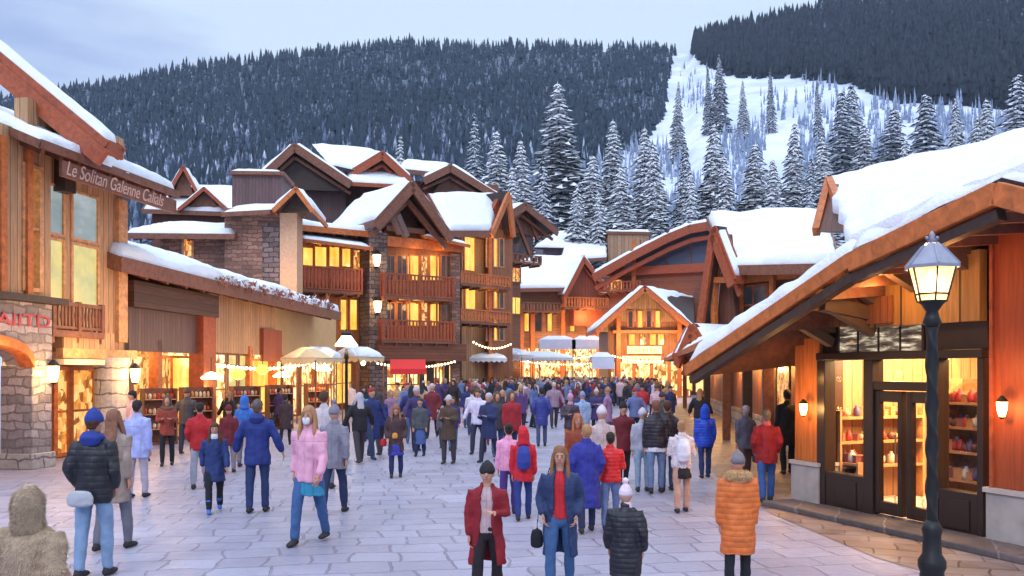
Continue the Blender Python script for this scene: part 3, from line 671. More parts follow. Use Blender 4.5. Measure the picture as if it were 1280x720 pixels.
t_ = txt('AIITD', .40, plain('sign_red', (.5, .06, .08), .6), B.e, (B.P(-6, 400, va).x, va-.02, B.P(20, 407, va).z), (R(90), 0, 0), 'lettering', sx=1.7)
# passage behind the arch and the lit shop beside it
B.box('passage_wall', LITO, uc0-.5, uP+.3, 2.6, 2.7, 0, 3.6)
B.box('passage_ceiling', W_DARK, uc0-.8, uR, .11, 2.6, zT-.4, zT-.3)
us0, us1 = B.P(60, 500, .7).x, B.P(168, 500, .7).x
B.box('shop_back', LITO, us0, us1, 1.9, 2.0, 0, zb)
B.box('shop_soffit', W_LIGHTG, us0-.4, uE+.1, -.1, 2.0, zb-.13, zb-.004)
for r in ((66, 465, 84, 562), (86, 465, 116, 562)): B.window((B.P(r[0], 500, .7).x+.05, B.P(r[2], 500, .7).x-.05, .12, B.P(100, 463, .7).z), 1, 2, LITO, W_ORANGEG, .7, .1, .08, px=False, name='shop_window', sill=False)
B.box('shop_wall', W_ORANGE, us0, us1, .72, .9, 0, zb-.13)
aw = B.P(66, 455, -.2); B.box('awning', plain('awning_cream', (.75, .6, .4), .7), aw.x, B.P(118, 455, -.2).x, -.5, -.2, B.P(90, 456, -.2).z, B.P(90, 449, -.2).z)
# fat round stone column under the corner
uc = B.P(137, 500, -.1).x
MB().lathe([(.52, 0), (.52, .35), (.44, .42), (.42, 2.3), (.5, 2.45), (.5, zb-.14)], 20, (uc, -.15)).build('column', STONE_P, B.e, smooth=False)
p = B.world(uR-.14, va-.14, B.P(55, 468, va).z); sconce('wall_lamp', p, 'bright lamp high on the stone pillar of the arch', 'wall lamps of the timber house', s=1.45); point('warm_light', p+Vector((.25, -.4, 0)), 55)
p = B.world(uc+.30, -.65, B.P(148, 470, -.6).z); sconce('wall_lamp', p, 'bright lamp on the round pale column at the corner of the timber house', 'wall lamps of the timber house', s=1.45); point('warm_light', p+Vector((.3, -.45, 0)), 60)
for uu in (.5, 3.5, 6.3): w_ = B.world(uu, -.9, 2.6); point('warm_light', w_, 45, r=.3)
w_ = B.world(4.0, -2.3, 3.6); area('facade_fill', w_, 62, 6, .6, (R(120), 0, B.rz), (1, .60, .28))  # added fill with no fitting, warms the timber front

# ---- long shop with the sweeping snow roof
B = Bld('shop_house', 'long low shop with a sweeping snow covered roof, weathered board front and glowing windows', 'building', 157, 25.5, 428, 46)
uW = B.P(246, 400).x; uW2 = B.P(262, 400).x; uE = B.len
zl = 2.2+25/F*29
B.box('board_front', W_PURPLE, 0, uW, 0, .3, B.P(200, 440).z, B.P(158, 358).z)
B.box('post', W_REDG, uW, uW2, -.25, .3, 0, B.P(250, 380).z, bevel=.03)
B.box('header_beam', wood('wood_soffit_shade', (.11, .05, .035), 'h', .25), -.1, uW2+.05, -.32, -.005, B.P(200, 385).z-.1, B.P(165, 352).z)  # beam's dark tone stands in for the shade under the eave
B.box('upper_wall', W_LIGHT, uW2, B.P(345, 420).x, .05, .35, B.P(300, 442).z, 5.2)
B.box('upper_wall', W_PLASTER, B.P(345, 420).x, uE, .35, .7, 2.9, 5.2)
B.box('shutter', W_RED, B.P(328, 430, -.05).x, B.P(351, 430, -.05).x, -.1, .04, B.P(340, 452, -.05).z, B.P(340, 412, -.05).z)
B.box('shop_back', LITS, .1, uE, 3.2, 3.3, 0, 4.2)
B.box('shop_floor_slab', STONE_P, 0, uE, .0, 3.2, 0, .12)
B.box('shop_ceiling', W_LIGHTG, .1, uE, .36, 3.2, 3.5, 3.6)
for x0, x1, pane in ((262, 282, LITS), (283, 296, LITG), (297, 312, LITG), (352, 372, LITS), (374, 392, LITS), (394, 420, LITS)):
    B.window((B.P(x0, 500, .2).x+.08, B.P(x1, 500, .2).x-.08, .3, B.P(285, 444, .2).z), 1, 2, pane, W_BROWNG, .2, .09, .05, px=False, name='shop_window', sill=False)
for x in (158, 200, 314, 345, 395): uu = B.P(x, 500).x; B.box('column', W_ORANGEG if x != 158 else W_DARK, uu-.14, uu+.14, .0, .3, 0, 3.2)
for r, pane in (((160, 450, 184, 520), LITO), ((214, 446, 244, 520), LITY)): B.window((B.P(r[0], 480, 1.6).x, B.P(r[1], 480, 1.6).x, .4, 2.7), 2, 2, pane, W_ORANGEG, 1.6, .09, .05, px=False, name='shop_window', sill=False)
ev = -.95
ze = 5.25
a = Vector((B.P(150, 345, ev).x, ev, ze)); b = Vector((B.P(424, 390, ev).x, ev, 5.05))
c = B.P(420, 374, 4.2); d = B.P(148, 300, 4.2)
B.roof([a, b, Vector((b.x, 4.2, 6.3)), Vector((a.x, 4.2, d.z))], .3, .55, W_DARK, fascia=W_BROWNG, rafters=16, res=.17)
# back ridge piece with snow
B.roof([Vector((a.x, 3.9, 6.55)), Vector((a.x+6.5, 3.9, 6.55)), Vector((a.x+6, 7.5, 7.5)), Vector((a.x, 7.5, 7.5))], .2, .3, W_DARK, fascia=W_BROWNG)
B.box('back_wall', W_BROWN, 0, uE, 3.5, 3.8, 3, 6.0)
SHR = plain('dry_twigs', (.30, .12, .08), .9, var=.5, scale=8)
def shrub(w, r, h, label, group, n=170, mat=None, snowy=True):
    rg = random.Random(int(w.x*100)); m = MB()
    for i in range(n):
        a_ = rg.random()*6.28; q = r*math.sqrt(rg.random()); x, y = q*math.cos(a_), q*math.sin(a_); z = h*rg.random()**.7*(1-.4*(q/r)**2); s_ = r*.16*rg.uniform(.6, 1.5)
        d1 = Vector((rg.gauss(0, 1), rg.gauss(0, 1), rg.gauss(.6, 1))).normalized()*s_; d2 = Vector((rg.gauss(0, 1), rg.gauss(0, 1), rg.gauss(0, 1))).normalized()*s_*.6; p = Vector((x, y, z))
        m.quad(p-d1, p+d2, p+d1, p-d2, mi=1 if snowy and z > h*.66 and rg.random() < .5 else 0)
    o = m.build('shrub', [mat or SHR, SNOW], loc=w); return tag(o, label, 'shrub', group)
for i in range(9):
    uu = B.P(268+17*i, 385, ev+.2).x; w_ = B.world(uu, ev+.12, 5.02)
    shrub(w_, .42+.2*rnd.random(), .55, ('tuft of dry reddish twigs poking from the snowy eave of the long shop',)[0], 'dry twig tufts along the snowy eave')
for uu, e in ((1.5, 90), (4.5, 90), (8.5, 90), (13, 110), (18, 120)): point('warm_light', B.world(uu, .8, 2.7), e*.9, (1, .56, .2), .3)
for uu in (3, 10): area('facade_fill', B.world(uu, -2.2, 3.0), 55, 5, .5, (R(125), 0, B.rz), (1, .62, .3))  # added fills before the shop front, no lamps stand there

# ---- brick gable house behind the shop
B = Bld('brick_house', 'brown brick and stone house with a small gabled porch roof and a square chimney block', 'building', 158, 43.5, 372, 44)
zr = B.P(300, 262).z
B.wall(B.P(200, 300).x, B.P(285, 300).x, 3, B.P(240, 292).z, (), .1, .5, STONE_B)
B.box('stone_wall', STONE_B, B.P(283, 300).x, B.P(352, 300).x, -.35, 5, 3, B.P(300, 262).z)
B.box('light_pier', plain('pier_stone', (.62, .38, .24), .8, var=.35, scale=7), B.P(352, 300).x, B.P(373, 300).x, -.42, 1.2, 2.5, B.P(360, 268).z)
B.box('stone_patch', STONE_D, B.P(330, 300).x, B.P(351, 300).x, -.40, -.352, 3.2, B.P(340, 280).z)
B.window((B.P(229, 310).x, B.P(240, 310).x, B.P(235, 320).z, B.P(235, 296).z), 1, 1, LITO, W_LIGHTG, .1, .08, .1, px=False)
a, b = B.P(158, 297, -.8), B.P(292, 288, -.8); b.z = a.z = (a.z+b.z)/2
B.roof([a, b, Vector((b.x, 5, a.z+1.35)), Vector((a.x, 5, a.z+1.35))], .2, .4, W_DARK, fascia=W_BROWNG, rafters=8)
# small gabled roof
ap = B.P(372, 236, -.9); le = B.P(345, 262, -.9); ri = B.P(392, 263, -.9)
lz = (le.z+ri.z)/2
B.roof([B.P(278, 266, -1.3), Vector((ap.x-1.3, -1.3, lz-.1)), Vector((ap.x-.3, 3.5, ap.z+.1)), Vector((B.P(290, 250, 3.0).x, 3.5, ap.z-.2))], .16, .34, W_DARK, fascia=W_BROWNG)
for e1 in (le, ri):
    B.roof([Vector((e1.x, -1.3, e1.z)), Vector((e1.x, 3.2, e1.z)), Vector((ap.x, 3.2, ap.z)), Vector((ap.x, -1.3, ap.z))], .16, .30, W_DARK, fascia=W_ORANGEG)
MB().hexa([(le.x+.3, -.7, lz), (ri.x-.3, -.7, lz), (ri.x-.3, -.5, lz), (le.x+.3, -.5, lz)], [(ap.x-.05, -.7, ap.z-.2), (ap.x+.05, -.7, ap.z-.2), (ap.x+.05, -.5, ap.z-.2), (ap.x-.05, -.5, ap.z-.2)]).build('gable_panel', W_DARK, B.e)
ch = B.box('chimney', W_PURPLE, B.P(290, 240, 2).x, B.P(352, 240, 2).x, 2, 4.5, B.P(320, 268, 2).z-1, B.P(320, 219, 2).z)
B.box('chimney_cap', W_BROWNG, B.P(287, 240, 1.8).x, B.P(355, 240, 1.8).x, 1.8, 4.7, B.P(320, 219, 2).z, B.P(320, 216, 2).z+.05, ch)
c_ = [Vector((B.P(290, 220, 1.9).x, 1.9, B.P(320, 216, 2).z+.06)), Vector((B.P(352, 220, 1.9).x, 1.9, B.P(320, 216, 2).z+.06))]; snowpad([c_[0], c_[1], c_[1]+Vector((0, 2.6, 0)), c_[0]+Vector((0, 2.6, 0))], Vector((0, 0, 1)), .16, ch)
point('warm_light', B.world(B.P(362, 300).x, -2, 6.5), 70, (1, .6, .3), .3)

# ---- small cottage roofs peeping behind
B = Bld('cottage', 'small house with two steep little dormer gables in a snowy roof beyond the timber house', 'building', 190, 55, 292, 56)
B.box('wall', W_BROWN, 0, B.len, 0, 5, 2, B.P(240, 264).z)
z0_ = B.P(240, 264, -.6).z
B.roof([Vector((-.4, -.6, z0_)), Vector((B.len+.2, -.6, z0_)), Vector((B.len+.2, 5.5, z0_+2.75)), Vector((-.4, 5.5, z0_+2.75))], .2, .35, W_DARK, fascia=W_BROWNG)
for x0, xa, x1, ya, yb, vv in ((210, 229, 247, 207, 240, .8), (224, 255, 283, 234, 260, -.9)):
    ap, le, ri = B.P(xa, ya, vv), B.P(x0, yb, vv), B.P(x1, yb, vv)
    for e1 in (le, ri): B.roof([Vector((e1.x, vv, e1.z)), Vector((e1.x, vv+3.5, e1.z)), Vector((ap.x, vv+3.5, ap.z)), Vector((ap.x, vv, ap.z))], .16, .26, W_DARK, fascia=W_REDG)
    MB().hexa([(le.x+.3, vv+.4, le.z-.1), (ri.x-.3, vv+.4, le.z-.1), (ri.x-.3, vv+.7, le.z-.1), (le.x+.3, vv+.7, le.z-.1)], [(ap.x-.1, vv+.4, ap.z-.2), (ap.x+.1, vv+.4, ap.z-.2), (ap.x+.1, vv+.7, ap.z-.2), (ap.x-.1, vv+.7, ap.z-.2)]).build('gable_panel', W_BROWNG, B.e)

# ---- balconied hotel
B = Bld('hotel', 'big balconied hotel with glowing yellow windows, grey stone pier and deep brown gable', 'building', 373, 50, 575, 56)
X = lambda px, v=0: B.P(px, 400, v).x
zg = 0
B.box('wall', W_ORANGE, X(373), X(460), 1.0, 6, 0, B.P(420, 292, 1).z)
B.box('pier', STONE_D, X(458), X(480), -.45, 3, 0, B.P(470, 292).z)
B.box('wall', W_ORANGE, X(480), X(573), .0, 6, 0, B.P(520, 290).z)
B.box('corner_pier', STONE_B, X(565, -.3), X(575, -.3), -.3, .5, 0, B.P(570, 318).z)
B.box('band', W_BROWNH, X(465), X(574), -.9, -.46, B.P(520, 451, -.9).z, B.P(520, 429, -.9).z)
# windows, left wing
for r in ((378, 310, 391, 333), (393, 309, 408, 333), (411, 309, 424, 333), (427, 311, 438, 333)): B.window(r, 1, 1, LITY, W_ORANGEG, 1.0, .07, .06, sill=False)
B.window((441, 313, 452, 345), 1, 1, LITO, W_ORANGEG, 1.0, .07, .06, sill=False)
B.balcony((374, 334, 452, 362), 1.0, 1.3, W_REDG, step=.22, solid=True)
B.box('balcony_post', W_ORANGEG, X(407, -.2), X(409, -.2)+.1, -.25, -.08, 0, B.P(408, 366, -.2).z)
for r in ((380, 376, 396, 412), (425, 375, 433, 412), (437, 375, 446, 412)): B.window(r, 1, 1, LITY if r[0] > 400 else DARKP, W_ORANGEG, 1.0, .07, .06, sill=False)
# windows, right wing: two floors, sconces on the pier
for y0, y1 in ((320, 350), (379, 407)):
    for x0, x1, pn, nx in ((482, 493, DARKP, 2), (496, 508, DARKP, 2), (512, 523, LITY, 1), (526, 534, LITO, 1), (537, 545, LITY, 1), (551, 563, DARKP, 2)):
        B.window((x0, y0, x1, y1), nx, 1, pn, W_ORANGEG, 0, .07, .06, sill=False)
    for x in (494.5, 510, 535.5, 547.5): B.window((x-.9, y0+1, x+.9, y1), 1, 1, LITY, W_ORANGEG, 0, .03, .04, sill=False)
B.balcony((480, 344, 567, 371), 0, 1.1, W_REDG, step=.24)
B.balcony((478, 401, 567, 425), 0, 1.1, W_REDG, step=.24)
for x, y in ((470, 326), (471, 384)): p = B.world(X(x, -.5), -.62, B.P(x, y, -.5).z); sconce('wall_lamp', p, 'glowing %s wall lamp on the grey stone pier of the balconied hotel' % ('upper' if y < 350 else 'lower'), 'pier lamps', s=2.6, e=0); point('warm_light', p+Vector((.1, -.5, 0)), 40, (1, .62, .25))
for x, z in ((430, 5.2), (520, 9.4), (520, 6.2), (550, 9.4), (395, 9.2), (500, 6.2)): point('warm_light', B.world(X(x, -.7), -.75, z), 26, (1, .6, .2), .2)
# ground floor
B.box('shop_back', LITS, X(468), X(573), -.05, -.012, .0, 2.6)
for r in ((468, 458, 474, 478), (480, 458, 508, 480), (512, 456, 522, 480), (545, 454, 553, 480)): B.window(r, 2, 1, LITS, W_BROWNG, -.1, .07, .05, sill=False, name='shop_window')
for r in ((524, 453, 530, 480), (533, 453, 542, 480), (555, 453, 561, 480)): B.box('door', DARKP if r[0] < 530 else W_DARK, X(r[0], -.1), X(r[2], -.1), -.16, -.1, 0, B.P(r[0], 453, -.1).z)
# roofs
zL = B.P(420, 287, 0).z
B.roof([Vector((X(373)-.4, -.3, zL)), Vector((X(478), -.3, zL)), Vector((X(470), 6, zL+1.1)), Vector((X(388), 6, zL+1.1))], .25, .5, W_DARK, fascia=W_ORANGEG, rafters=8)
zq = B.P(415, 300, -.9).z
B.roof([Vector((X(374), -1.0, zq-.1)), Vector((X(455), -1.0, zq-.25)), Vector((X(455), 1.0, zq+.35)), Vector((X(374), 1.0, zq+.5))], .14, .2, W_ORANGEG, fascia=W_ORANGEG, rafters=6)
zq = B.P(550, 300, -.9).z
B.roof([Vector((X(524), -1.0, zq+.15)), Vector((X(576), -1.0, zq-.15)), Vector((X(576), 1.0, zq+.4)), Vector((X(524), 1.0, zq+.6))], .14, .24, W_ORANGEG, fascia=W_ORANGEG)
B.box('eave_beam', W_ORANGEG, X(480), X(574), -.5, -.01, B.P(520, 312).z, B.P(520, 300).z)
# the deep gable
ga, gl, gr = B.P(515, 226, -1.6), B.P(470, 275, -1.6), B.P(563, 292, -1.6)
for e1 in (gl, gr):
    B.roof([Vector((e1.x, -1.6, e1.z)), Vector((e1.x, 6, e1.z)), Vector((ga.x, 6, ga.z)), Vector((ga.x, -1.6, ga.z))], .3, .4, W_DARK, fascia=W_BROWNG)
bb = MB()
for e1 in (gl, gr): bb.beam(ga+Vector((0, -.12, -.45)), e1+Vector((0, -.12, -.45)), .16, .42); bb.beam(ga+Vector((0, .6, -1.1)), e1+Vector((0, .6, -.8)), .2, .3)
bb.beam(Vector((gl.x+1.2, -.5, gl.z-.2)), Vector((gr.x-1.2, -.5, gl.z-.2)), .2, .3); bb.build('bargeboard', W_BROWNG, B.e)
MB().hexa([(gl.x+.4, .3, gl.z-.9), (gr.x-.4, .3, gl.z-.9), (gr.x-.4, .6, gl.z-.9), (gl.x+.4, .6, gl.z-.9)], [(ga.x-.1, .3, ga.z-.3), (ga.x+.1, .3, ga.z-.3), (ga.x+.1, .6, ga.z-.3), (ga.x-.1, .6, ga.z-.3)]).build('gable_wall', W_BROWN, B.e)
kb = MB()
for k, x in enumerate((488, 496)): kb.beam(B.P(x, 262+k*6, -.9), B.P(x+12, 292+k*4, -.6), .3, .35)
kb.build('truss', plain('grey_timber', (.25, .17, .16), .8), B.e)
# snow side roof left of the gable
B.roof([B.P(418, 284, 2.2), B.P(478, 276, 1.0), B.P(505, 232, 5.2), B.P(452, 246, 7.0)], .2, .35, W_DARK)

# ---- tower house with the big square snow roof
B = Bld('tower_house', 'slim tower house with a big square snow roof and tall amber windows', 'building', 577, 58, 642, 62)
X = lambda px, v=0: B.P(px, 400, v).x
B.box('wall', W_LIGHT, X(577), X(606), 0, 4, 0, B.P(590, 288).z)
B.box('wall', W_ORANGE, X(606), X(634), -.5, 4, 0, B.P(618, 288).z)
B.box('corner_beam', W_ORANGEG, X(603), X(607), -.6, -.51, 0, B.P(618, 290).z)
for r in ((580, 297, 593, 338), (581, 361, 594, 386)): B.window(r, 1, 1, LITY, W_ORANGEG, 0, .09, .06, sill=False)
for y0, y1 in ((299, 333), (361, 385), (400, 425)):
    for x0, x1, pn in ((608, 613, DARKP), (617, 621, LITY), (624, 629, DARKP)): B.window((x0, y0, x1, y1), 1, 1, pn, W_LIGHTG, -.5, .07, .05, sill=False)
B.balcony((576, 343, 637, 356), -.5, 1.0, W_ORANGEG, step=.3, solid=True)
B.balcony((576, 388, 637, 402), -.5, 1.0, W_ORANGEG, step=.3, solid=True)
for z in (10.4, 7.2): point('warm_light', B.world(X(590), -1.6, z), 60, (1, .6, .2), .3)
B.roof([B.P(561, 289, -1.5), B.P(613, 289, -1.5), B.P(625, 242, 1.2), B.P(535, 242, 1.2)], .3, .45, W_DARK, fascia=W_BROWNG)
ap = B.P(626, 240, -.4); ri = B.P(643, 291, -1.2); le = B.P(613, 289, -1.5)
B.roof([Vector((ri.x, -1.0, ri.z)), Vector((ri.x, 4, ri.z)), Vector((ap.x, 4, ap.z)), Vector((ap.x, -1.0, ap.z))], .3, .3, W_DARK, fascia=W_REDG)
bb = MB(); bb.beam(ap+Vector((0, -.7, -.3)), ri+Vector((0, .1, -.3)), .2, .4); bb.beam(ap+Vector((0, -.7, -.3)), le+Vector((0, -.1, -.3)), .2, .4); bb.build('bargeboard', W_ORANGEG, B.e)
MB().hexa([(le.x+.1, -.4, le.z-.3), (ri.x-.2, -.4, le.z-.3), (ri.x-.2, 0, le.z-.3), (le.x+.1, 0, le.z-.3)], [(ap.x-.1, -.4, ap.z-.3), (ap.x+.1, -.4, ap.z-.3), (ap.x+.1, 0, ap.z-.3), (ap.x-.1, 0, ap.z-.3)]).build('gable_wall', W_RED, B.e)

# ---- twin gabled chalet on the rise behind
B = Bld('chalet', 'high brown chalet with two snowy gables rising behind the brick house and the hotel', 'building', 330, 62, 520, 64)
X = lambda px, v=0: B.P(px, 250, v).x
B.box('wall', W_PURPLE, X(338), X(432), .4, 8, 3, B.P(380, 214).z)
B.box('wall', W_BROWN, X(432), X(515), 1.5, 8, 3, B.P(470, 222).z)
def gable(B, x0, xa, x1, y0, ya, y1, vv, dp, wallmat, fas, sn=.4, deep=.8, th=.25):
    ap, le, ri = B.P(xa, ya, vv), B.P(x0, y0, vv), B.P(x1, y1, vv)
    for e1 in (le, ri): B.roof([Vector((e1.x, vv, e1.z)), Vector((e1.x, vv+dp, e1.z)), Vector((ap.x, vv+dp, ap.z)), Vector((ap.x, vv, ap.z))], th, sn, W_DARK, fascia=fas)
    bb = MB()
    for e1 in (le, ri): bb.beam(ap+Vector((0, -.1, -.42)), e1+Vector((0, -.1, -.42)), .14, .36); bb.beam(ap+Vector((0, deep*.6, -.9)), e1+Vector((0, deep*.6, -.8)), .16, .2)
    bb.build('bargeboard', fas, B.e)
    zb_ = max(le.z, ri.z)-.5
    MB().hexa([(le.x+.3, vv+deep, min(le.z, ri.z)-.6), (ri.x-.3, vv+deep, min(le.z, ri.z)-.6), (ri.x-.3, vv+deep+.3, min(le.z, ri.z)-.6), (le.x+.3, vv+deep+.3, min(le.z, ri.z)-.6)],
              [(ap.x-.1, vv+deep, ap.z-.3), (ap.x+.1, vv+deep, ap.z-.3), (ap.x+.1, vv+deep+.3, ap.z-.3), (ap.x-.1, vv+deep+.3, ap.z-.3)]).build('gable_wall', wallmat, B.e)
gable(B, 328, 368, 438, 216, 179, 226, -1.5, 6, W_DARK, W_BROWNG, .4)
gable(B, 440, 478, 513, 212, 189, 222, -.5, 6, W_BROWN, W_REDG, .35)
B.roof([B.P(412, 206, -.8), B.P(445, 213, -.6), B.P(474, 190, 4), B.P(390, 180, 5)], .2, .35, W_DARK)
B.roof([B.P(438, 228, -1.4), B.P(512, 232, -1.4), B.P(505, 214, 1.3), B.P(430, 208, 1.3)], .2, .35, W_DARK, fascia=W_REDG, rafters=7)

# ---- low back chalet between the hotel gable and the tower
B = Bld('back_chalet', 'low dark chalet with a shallow snowy roof squeezed between hotel gable and tall trees', 'building', 498, 70, 640, 72)
B.box('wall', W_BROWNH, B.P(505, 240).x, B.P(625, 240).x, .6, 6, 3, B.P(560, 226).z)
gable(B, 530, 563, 628, 222, 206, 246, -1.0, 6, W_BROWN, W_BROWNG, .35)
B.roof([B.P(498, 211, -.6), B.P(545, 216, -.6), B.P(562, 205, 3), B.P(505, 201, 3)], .25, .3, W_DARK, fascia=W_BROWNG)

# ---- brown balcony house right of the tower
B = Bld('balcony_house', 'narrow brown house with crossed timber balconies and a small hipped roof right of the tower', 'building', 630, 68, 697, 72)
X = lambda px, v=0: B.P(px, 350, v).x
B.box('wall', W_BROWNH, X(632), X(656), .5, 3, 0, B.P(650, 316).z)
B.box('upper_wall', W_BROWNH, X(634), X(672), .5, 5, B.P(650, 318).z, B.P(650, 272).z)
B.box('glass', DARKP, X(636), X(668), .42, .495, B.P(650, 316).z, B.P(650, 290).z)
B.balcony((632, 318, 676, 326), .5, 1.2, W_BROWNG, step=.5)
gable(B, 628, 656, 696, 270, 253, 286, -1.6, 5, W_BROWN, W_BROWNG, .3)
tb = MB()
for a_, b_ in (((640, 262), (662, 318)), ((655, 262), (672, 300)), ((634, 290), (650, 262))): tb.beam(B.P(*a_, -.8), B.P(*b_, -.8), .22, .25)
tb.build('brace', W_BROWNG, B.e)
B.window((638, 335, 650, 352), 2, 1, LITO, W_BROWNG, .5, .07, .06); B.window((638, 372, 650, 392), 2, 1, LITY, W_BROWNG, .5, .07, .06)
# ================================================================== END OF THE STREET
def Xf(B, y=400): return lambda px, v=0: B.P(px, y, v).x
B = Bld('far_chalet', 'far orange lit chalet with a sloping snow roof, left of the big glass gable', 'building', 640, 98, 760, 102)
X = Xf(B)
B.box('wall', wood('wood_far', (.36, .15, .065), 'h', .3), X(628), X(762), 0, 8, 0, B.P(690, 358).z)
B.box('wall', W_REDG, X(712), X(760), -1.2, -.01, B.P(735, 408).z, B.P(735, 372).z)
B.roof([B.P(634, 361, -1.4), B.P(713, 360, -1.4), B.P(730, 319, 3.5), B.P(652, 322, 3.5)], .3, .5, W_DARK, fascia=W_BROWNG, rafters=10)
gable(B, 706, 730, 768, 368, 321, 372, -1.8, 5, W_RED, W_REDG, .35)
for x, pn in ((655, LITY), (668, DARKP), (684, LITY), (712, LITY), (733, LITO)): B.window((x, 392, x+(6 if pn is LITY else 9), 414), 1, 1, pn, W_BROWNG, 0, .1, .08, sill=False)
for x in (648, 662, 700, 745): B.box('column', W_ORANGEG, X(x), X(x)+.5, -.4, -.01, 0, B.P(x, 380).z)
B.balcony((640, 378, 700, 388), 0, 1.4, W_BROWNG, step=.4); B.balcony((706, 372, 760, 384), -1.2, 1.0, W_ORANGEG, step=.35)
B.box('shop_back', LITS, X(640), X(760), -.05, -.011, 0, B.P(700, 436).z)
for z, x in ((5.4, 690), (5.4, 740), (8.5, 725), (3, 660), (3, 730)): point('warm_light', B.world(X(x), -2.6, z), 380, (1, .56, .2), .4)  # added point lights without fittings, to warm the chalet wall

B = Bld('snowy_lodge', 'distant low lodge with a flat snow roof and a square pale wooden chimney tower', 'building', 665, 116, 830, 118)
X = Xf(B, 310)
B.box('wall', plain('wall_mauve', (.30, .22, .26), .8), X(680), X(830), .6, 8, 0, B.P(720, 304).z)
B.roof([B.P(668, 309, -1), B.P(800, 312, -1), B.P(800, 290, 7), B.P(700, 291, 7)], .3, .6, W_DARK)
t = B.box('chimney_tower', wood('wood_tan', (.52, .30, .17), 'v', .5), X(756), X(806), -2, 2, 3, B.P(780, 296).z)
B.box('cap', W_BROWNG, X(754), X(808), -2.2, 2.2, B.P(780, 296).z, B.P(780, 293).z, t)
c0 = Vector((X(755), -2.1, B.P(780, 292.6).z)); snowpad([c0, Vector((X(807), -2.1, c0.z)), Vector((X(807), 2.1, c0.z)), Vector((c0.x, 2.1, c0.z))], Vector((0, 0, 1)), .3, t)
B.roof([B.P(700, 326, -5), B.P(758, 322, -5), B.P(758, 306, -.5), B.P(706, 308, -.5)], .3, .5, W_DARK, fascia=W_BROWNG)

# the long arched gable with dark glass
B = Bld('gable_hall', 'large hall with a long low curved gable roof and a band of dark glass', 'building', 740, 89, 905, 83)
X = Xf(B, 310); vv = -1.8
pts = [(742, 342), (790, 315), (835, 292), (862, 281), (884, 277), (902, 279)]
Q = [B.P(*p, vv) for p in pts]
m = MB(); m2 = MB(); fm = MB()
for a, b in zip(Q, Q[1:]): 
    dv = Vector((0, 6, 0)); th = Vector((0, 0, -.35)); m.hexa([a+th, b+th, b+dv+th, a+dv+th], [a, b, b+dv, a+dv]); fm.beam(a+Vector((0, -.1, -.45)), b+Vector((0, -.1, -.45)), .16, .8)
    fm.beam(a+Vector((0, .5, -1.4)), b+Vector((0, .5, -1.4)), .3, .4)
rf = m.build('roof', W_DARK, B.e); fm.build('fascia', W_REDG, rf)
for a, b in zip(Q, Q[1:]): snowpad([a, b, b+Vector((0, 6, 0)), a+Vector((0, 6, 0))], (b-a).cross(Vector((0, 1, 0))).normalized()*(1 if (b-a).cross(Vector((0, 1, 0))).z > 0 else -1), .32, rf, .1, .3)
zt = B.P(800, 334).z
gl = MB(); zs = [B.P(x, y+11).z for x, y in pts]
for (a, za), (b, zb2) in zip(zip(pts, zs), list(zip(pts, zs))[1:]):
    if a[0] < 770: continue
    gl.hexa([(X(a[0]), .0, zt), (X(b[0]), .0, zt), (X(b[0]), .2, zt), (X(a[0]), .2, zt)], [(X(a[0]), .0, za), (X(b[0]), .0, zb2), (X(b[0]), .2, zb2), (X(a[0]), .2, za)])
g_ = gl.build('glass', plain('glass_dusk', (.10, .11, .17), .15, 0, .3, .4, 0), B.e)
mu = MB()
for x in (800, 832, 863): mu.box(X(x), X(x)+.12, -.08, -.005, zt, B.P(x, 300).z)
mu.build('mullion', W_BROWNG, g_)
B.box('beam', W_REDG, X(748), X(892), -.5, -.01, B.P(800, 344).z, zt)
B.box('wall', W_BROWNH, X(762), X(892), .0, 4, 0, B.P(800, 344).z-.003)
B.window((762, 350, 778, 366), 2, 1, LITO, W_REDG, 0, .1, .08, sill=False)
B.box('post', W_ORANGEG, X(792), X(797), -.6, -.51, 0, B.P(795, 300).z)
B.balcony((748, 352, 800, 362), 0, 1.2, W_REDG, step=.35)
for x in (768, 850): point('warm_light', B.world(X(x), -2, 7.4), 320, (1, .5, .18), .4)

# gabled shop with the lit signs
B = Bld('gabled_shop', 'gabled timber shop with two glowing yellow signs and lights, snow on its right roof', 'building', 748, 76, 872, 76)
X = Xf(B)
ga, gl, gr = B.P(806, 357, -1.5), B.P(745, 411, -1.5), B.P(868, 409, -1.5)
B.box('wall', W_ORANGE, X(760), X(864), 0, 8, 0, B.P(810, 402).z)
MB().hexa([(gl.x+.4, 0.02, gl.z-.2), (gr.x-.4, 0.02, gl.z-.2), (gr.x-.4, .4, gl.z-.2), (gl.x+.4, .4, gl.z-.2)], [(ga.x-.1, 0.02, ga.z-.3), (ga.x+.1, 0.02, ga.z-.3), (ga.x+.1, .4, ga.z-.3), (ga.x-.1, .4, ga.z-.3)]).build('gable_wall', W_LIGHT, B.e)
B.roof([gl, gl+Vector((0, 9, 0)), ga+Vector((0, 9, 0)), ga], .25, .35, W_DARK, fascia=W_REDG)
rr = B.P(873, 362, 7.5)
B.roof([gr, Vector((gr.x+.6, 7.5, gr.z)), Vector((rr.x-.3, 8.5, ga.z-.1)), ga], .25, .4, W_DARK, fascia=W_REDG)
bb = MB()
for e1 in (gl, gr): bb.beam(ga+Vector((0, -.1, -.3)), e1+Vector((0, -.1, -.3)), .16, .4)
for x in (772, 848): bb.beam(Vector((X(x), -.5, 0)), Vector((X(x), -.5, B.P(x, 395).z)), .35, .35)
bb.beam(Vector((X(765), -.5, B.P(800, 415).z)), Vector((X(860), -.5, B.P(800, 415).z)), .3, .25); bb.build('timber_frame', W_ORANGEG, B.e)
